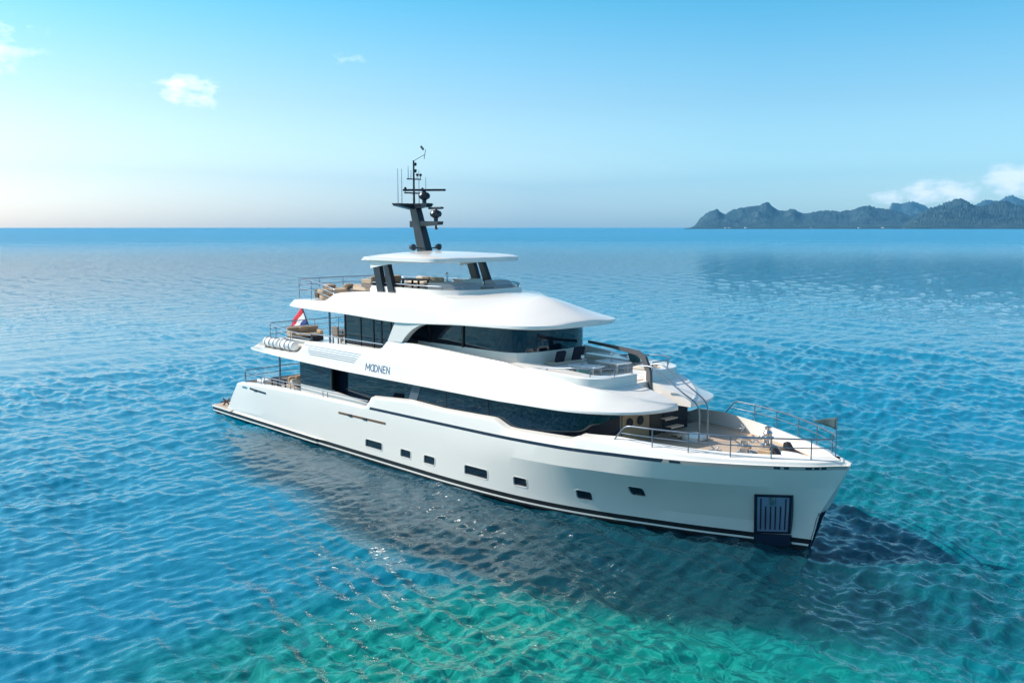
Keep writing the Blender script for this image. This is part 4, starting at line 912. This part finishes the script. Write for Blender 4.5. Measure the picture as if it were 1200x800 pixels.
def sea_material():
    m = bpy.data.materials.new('sea_water'); m.use_nodes = True; t = m.node_tree; b = t.nodes['Principled BSDF']; n = t.nodes; l = t.links
    geo = n.new('ShaderNodeNewGeometry')
    def noise(scale, detail=3, rough=.5, sx=1, sy=1, dist=0, rot=0, vec=None):
        mp = n.new('ShaderNodeMapping'); mp.inputs['Scale'].default_value = (sx, sy, 1); mp.inputs['Rotation'].default_value = (0, 0, rot)
        l.new(vec or geo.outputs['Position'], mp.inputs[0]); z = n.new('ShaderNodeTexNoise'); z.inputs['Scale'].default_value = scale; z.inputs['Detail'].default_value = detail
        z.inputs['Roughness'].default_value = rough; z.inputs['Distortion'].default_value = dist; l.new(mp.outputs[0], z.inputs['Vector']); return z
    def mth(op, a, c=None, clamp=False):
        q = n.new('ShaderNodeMath'); q.operation = op; q.use_clamp = clamp
        for i, v in enumerate((a, c)):
            if v is None: continue
            if isinstance(v, (int, float)): q.inputs[i].default_value = v
            else: l.new(v, q.inputs[i])
        return q.outputs[0]
    def mix(f, a, c, bt='MIX'):
        q = n.new('ShaderNodeMix'); q.data_type = 'RGBA'; q.blend_type = bt
        for i, v in ((0, f), (6, a), (7, c)):
            if isinstance(v, (int, float)): q.inputs[i].default_value = v
            elif isinstance(v, tuple): q.inputs[i].default_value = (*v, 1)
            else: l.new(v, q.inputs[i])
        return q.outputs[2]
    def ss(a, lo, hi):
        q = n.new('ShaderNodeMapRange'); q.interpolation_type = 'SMOOTHSTEP'; q.inputs['From Min'].default_value = lo; q.inputs['From Max'].default_value = hi; l.new(a, q.inputs[0]); return q.outputs[0]
    sp_ = n.new('ShaderNodeSeparateXYZ'); l.new(geo.outputs['Position'], sp_.inputs[0])
    # how shallow: a sand bank off the bow, deepening in every direction
    def bank(cx, cy, rx, ry, rot):
        c_, s_ = math.cos(rot), math.sin(rot)
        dx = mth('SUBTRACT', sp_.outputs[0], cx); dy = mth('SUBTRACT', sp_.outputs[1], cy)
        u = mth('DIVIDE', mth('ADD', mth('MULTIPLY', dx, c_), mth('MULTIPLY', dy, s_)), rx); v = mth('DIVIDE', mth('SUBTRACT', mth('MULTIPLY', dy, c_), mth('MULTIPLY', dx, s_)), ry)
        return mth('SQRT', mth('ADD', mth('MULTIPLY', u, u), mth('MULTIPLY', v, v)))
    big = noise(.07, 3, .5).outputs[0]
    d1 = mth('ADD', bank(36.8, -11.8, 12, 6.8, R(40)), mth('MULTIPLY', mth('SUBTRACT', big, .5), 1.2))
    d2 = mth('ADD', bank(44, -4, 32, 24, R(-45)), mth('MULTIPLY', mth('SUBTRACT', big, .5), 1.2))
    shoal = mth('SUBTRACT', 1.0, ss(d1, .45, 1.15)); mid = mth('SUBTRACT', 1.0, ss(d2, .3, 1.25))
    # yacht's shade painted into the water colour, off starboard and ahead of the bow
    d3 = mth('ADD', bank(24, -4.4, 19.5, 5.4, R(2)), mth('MULTIPLY', mth('SUBTRACT', big, .5), 1.0)); hull_shade = mth('SUBTRACT', 1.0, ss(d3, .80, 1.12))
    d4 = mth('ADD', bank(38.2, -2.0, 5.5, 5.0, 0), mth('MULTIPLY', mth('SUBTRACT', big, .5), 1.2)); hull_shade = mth('MAXIMUM', hull_shade, mth('MULTIPLY', mth('SUBTRACT', 1.0, ss(d4, .5, 1.2)), .55))
    deep = (.000, .168, .285)
    c = mix(mid, deep, (.000, .122, .175)); c = mix(shoal, c, (.000, .185, .148))
    # broken-up bottom: sand ripples and refraction swirls, then the painted hull shade
    wv = noise(.55, 2, .5, dist=0).outputs[1]
    vm = n.new('ShaderNodeVectorMath'); vm.operation = 'MULTIPLY_ADD'; l.new(wv, vm.inputs[0]); vm.inputs[1].default_value = (1.9, 1.9, 0); l.new(geo.outputs['Position'], vm.inputs[2])
    sw = noise(1.9, 4, .55, dist=1.1, vec=vm.outputs[0]).outputs[0]
    ridge = mth('SUBTRACT', 1.0, mth('MULTIPLY', mth('ABSOLUTE', mth('SUBTRACT', sw, .5)), 9.0), True)
    dark = ss(sw, .50, .62)
    nearf = mth('MAXIMUM', shoal, mth('MULTIPLY', mid, .55))
    c = mix(mth('MULTIPLY', dark, mth('MULTIPLY', nearf, .62)), c, (.0, .07, .085))
    c = mix(mth('MULTIPLY', mth('POWER', ridge, 3.0), mth('MULTIPLY', nearf, .55)), c, (.02, .34, .29))
    c = mix(mth('MULTIPLY', hull_shade, .84), c, (.004, .026, .042))
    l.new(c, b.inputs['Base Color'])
    b.inputs['IOR'].default_value = 1.333; b.inputs['Specular IOR Level'].default_value = .5
    # distance from the viewer's patch of sea steers how much unresolved ripple is carried as roughness
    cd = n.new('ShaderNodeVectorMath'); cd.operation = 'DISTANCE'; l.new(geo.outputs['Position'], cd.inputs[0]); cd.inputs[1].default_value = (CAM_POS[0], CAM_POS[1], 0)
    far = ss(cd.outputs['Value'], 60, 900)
    c = mix(mth('MULTIPLY', ss(cd.outputs['Value'], 70, 600), .8), c, (.05, .35, .58)); l.new(c, b.inputs['Base Color'])  # far water painted brighter with distance, standing in for sky sheen
    rg = n.new('ShaderNodeMapRange'); l.new(far, rg.inputs[0]); rg.inputs['To Min'].default_value = .02; rg.inputs['To Max'].default_value = .32; l.new(rg.outputs[0], b.inputs['Roughness'])
    a0 = R(CAM_YAW)
    n1 = noise(2.2, 4, .55, 1.0, .55, rot=-a0).outputs[0]; n2 = noise(.6, 4, .6, 1.0, .45, rot=-a0).outputs[0]
    hgt = mth('ADD', mth('MULTIPLY', n1, .06), mth('MULTIPLY', n2, mth('MULTIPLY', ss(cd.outputs['Value'], 60, 350), 4.2)))
    bp = n.new('ShaderNodeBump'); bp.inputs['Strength'].default_value = .8; bp.inputs['Distance'].default_value = 1.0; l.new(hgt, bp.inputs['Height']); l.new(bp.outputs[0], b.inputs['Normal'])
    return m
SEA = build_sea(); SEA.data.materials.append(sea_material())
# ------------------------------------------------------------------ far coast
def cam_lat(px): return (px-600.0)/CAM_F
VF = Vector((math.cos(R(CAM_YAW)), math.sin(R(CAM_YAW)), 0)); VR = Vector((math.sin(R(CAM_YAW)), -math.cos(R(CAM_YAW)), 0))
def ridge(name, D, prof, width, seed, mname, rough=.2):
    """a range of hills: its skyline heights along the coast, with real depth in front and behind"""
    lat = np.array([cam_lat(p[0])*D for p in prof]); hh = np.array([max(0, (265.2-p[1])/CAM_F*D+CAM_POS[2]*0) for p in prof])
    f = pchip(lat, hh); nu = 420; nv = 70
    u = np.linspace(lat[0], lat[-1], nu); v = np.linspace(-1, 1.4, nv)
    g = np.random.default_rng(seed)
    U, V = np.meshgrid(u, v, indexing='ij'); Hh = f(U)
    ns = np.zeros_like(U); amp = 1.0
    for o in range(7):
        fr = (1/900.0)*2**o
        for q in range(4):
            an = g.uniform(0, math.pi); ph = g.uniform(0, 6.28); ns += amp*np.sin(2*math.pi*fr*(U*math.cos(an)+V*width*math.sin(an))+ph)/4
        amp *= .64
    # gullies running down the slope
    gl = np.abs(np.sin(U/115.0+1.6*np.sin(U/420.0+seed)+1.2*V+ns*.9))
    fall = np.where(V < 0, np.clip(1-np.abs(V)**1.25, 0, 1), np.clip(1-(V/1.4)**2, 0, 1))
    Zz = Hh*fall*(1+rough*ns*(.25+np.abs(V))-.62*gl*np.clip(np.abs(V)*2, 0, 1)*np.clip(1-np.abs(V), 0, 1)*1.6)
    Zz = Zz+g.normal(0, 3.6, U.shape)*np.clip(fall*3, 0, 1)*np.clip(Hh/60, 0, 1)      # tree crowns and crags
    Zz = np.maximum(Zz+2.0*(fall > .02), -3)
    Zz[:, 0] = -3; Zz[:, -1] = -3
    P0 = np.array([CAM_POS[0], CAM_POS[1]])
    XY = P0[None, None]+(U*(D+V*width)/D)[..., None]*np.array([VR.x, VR.y])+(D+V*width)[..., None]*np.array([VF.x, VF.y])
    mb = MB(); vs = np.concatenate([XY, Zz[..., None]], -1).reshape(-1, 3)
    i, j = np.meshgrid(np.arange(nu-1), np.arange(nv-1), indexing='ij')
    fs = np.stack([i*nv+j, (i+1)*nv+j, (i+1)*nv+j+1, i*nv+j+1], -1).reshape(-1, 4)
    me = bpy.data.meshes.new(name); me.from_pydata(vs.tolist(), [], fs.tolist()); me.polygons.foreach_set('use_smooth', [True]*len(fs)); me.update()
    me.materials.append(mname); o = bpy.data.objects.new(name, me); COL.objects.link(o); return tag(o, kind='structure')
def hill_mat():
    m = bpy.data.materials.new('wooded_hillside'); m.use_nodes = True; t = m.node_tree; b = t.nodes['Principled BSDF']; l = t.links
    g = t.nodes.new('ShaderNodeNewGeometry'); nz = t.nodes.new('ShaderNodeTexNoise'); nz.inputs['Scale'].default_value = .012; nz.inputs['Detail'].default_value = 8; l.new(g.outputs['Position'], nz.inputs['Vector'])
    cr = t.nodes.new('ShaderNodeValToRGB'); cr.color_ramp.elements[0].position = .35; cr.color_ramp.elements[0].color = (.022, .048, .058, 1); cr.color_ramp.elements[1].position = .7; cr.color_ramp.elements[1].color = (.055, .092, .095, 1)
    l.new(nz.outputs[0], cr.inputs[0])
    sl = t.nodes.new('ShaderNodeSeparateXYZ'); l.new(g.outputs['Normal'], sl.inputs[0])
    mr = t.nodes.new('ShaderNodeMapRange'); mr.inputs['From Min'].default_value = .75; mr.inputs['From Max'].default_value = .45; l.new(sl.outputs[2], mr.inputs[0])
    mx = t.nodes.new('ShaderNodeMix'); mx.data_type = 'RGBA'; l.new(mr.outputs[0], mx.inputs[0]); l.new(cr.outputs[0], mx.inputs[6]); mx.inputs[7].default_value = (.17, .16, .145, 1)
    l.new(mx.outputs[2], b.inputs['Base Color']); b.inputs['Roughness'].default_value = .95; b.inputs['Specular IOR Level'].default_value = .1
    return m
HM = hill_mat()
ridge('hills', 6800, [(806, 265), (811, 263), (818, 255), (828, 247), (838, 244), (846, 249), (856, 245), (868, 242), (880, 240), (888, 239), (894, 236), (900, 239), (906, 244), (916, 246), (926, 243), (938, 248), (952, 245), (966, 244), (980, 246), (992, 245), (1004, 241), (1014, 240), (1026, 243), (1036, 244), (1050, 247), (1070, 252), (1100, 256), (1150, 259), (1250, 262), (1400, 265)], 1100, 3, HM)
ridge('hills', 5600, [(1050, 265), (1060, 257), (1072, 249), (1084, 242), (1098, 238), (1110, 234), (1120, 232), (1130, 236), (1140, 240), (1150, 239), (1160, 236), (1172, 235), (1185, 238), (1200, 240), (1230, 236), (1270, 240), (1330, 250), (1400, 265)], 900, 5, HM)
ridge('hills', 5150, [(1058, 265), (1072, 257), (1085, 250), (1100, 247), (1115, 248), (1126, 244), (1140, 242), (1152, 246), (1165, 252), (1180, 256), (1200, 258), (1240, 252), (1300, 258), (1380, 265)], 380, 6, HM)
ridge('hills', 9800, [(1020, 265), (1034, 250), (1042, 237), (1052, 238), (1064, 236), (1076, 239), (1090, 246), (1110, 244), (1128, 242), (1140, 236), (1152, 233), (1164, 234), (1172, 230), (1180, 228), (1190, 231), (1205, 234), (1230, 230), (1260, 236), (1320, 246), (1420, 265)], 1800, 8, HM)
ridge('shore', 4900, [(800, 265.0), (812, 263.9), (850, 263.6), (900, 263.9), (960, 263.5), (1010, 263.2), (1060, 262.8), (1100, 262.7), (1150, 262.5), (1200, 262.4), (1260, 262.6), (1400, 264.5)], 130, 9, HM, .25)
def haze():
    m = bpy.data.materials.new('haze'); m.use_nodes = True; t = m.node_tree
    t.nodes.remove(t.nodes['Principled BSDF']); pv = t.nodes.new('ShaderNodeVolumePrincipled'); pv.inputs['Density'].default_value = HAZE_D; pv.inputs['Color'].default_value = (.16, .56, 1.0, 1); pv.inputs['Anisotropy'].default_value = .0
    t.links.new(pv.outputs[0], t.nodes['Material Output'].inputs['Volume'])
    cy = Vector((CAM_POS[0], CAM_POS[1], 0))
    mb = MB().box((CAM_POS[0], CAM_POS[1], 398), (26400, 26400, 800)); o = mb.build('haze', m, smooth=0, kind='stuff'); return o
HAZE_D = 6.2e-5
haze()

for k, (px, D) in enumerate(((848, 4800), (853, 4806), (872, 4802), (948, 4800), (1004, 4798), (1031, 4802), (1056, 4800), (1082, 4797), (1101, 4803), (1133, 4800), (1168, 4799))):
    lat_ = cam_lat(px)*D; P_h = Vector((CAM_POS[0], CAM_POS[1], 0))+VR*lat_+VF*D
    t = thing('shore_house', (P_h.x, P_h.y, .5), 'tiny pale house on the far shore at the foot of the hills', 'house', 'tiny houses along the far shore', rz=R(CAM_YAW-90)+.3*((k*7) % 5-2))
    w_, d_, h_ = 9+(k*5) % 7, 8, 6.5+(k % 3)
    MB().box((0, 0, h_/2), (w_, d_, h_)).build('wall', 'white_matt', t, smooth=0)
    MB().prism([(-d_/2-.5, h_), (d_/2+.5, h_), (0, h_+2.6)], 'X', -w_/2-.5, w_/2+.5).build('roof', 'wood', t, smooth=0)
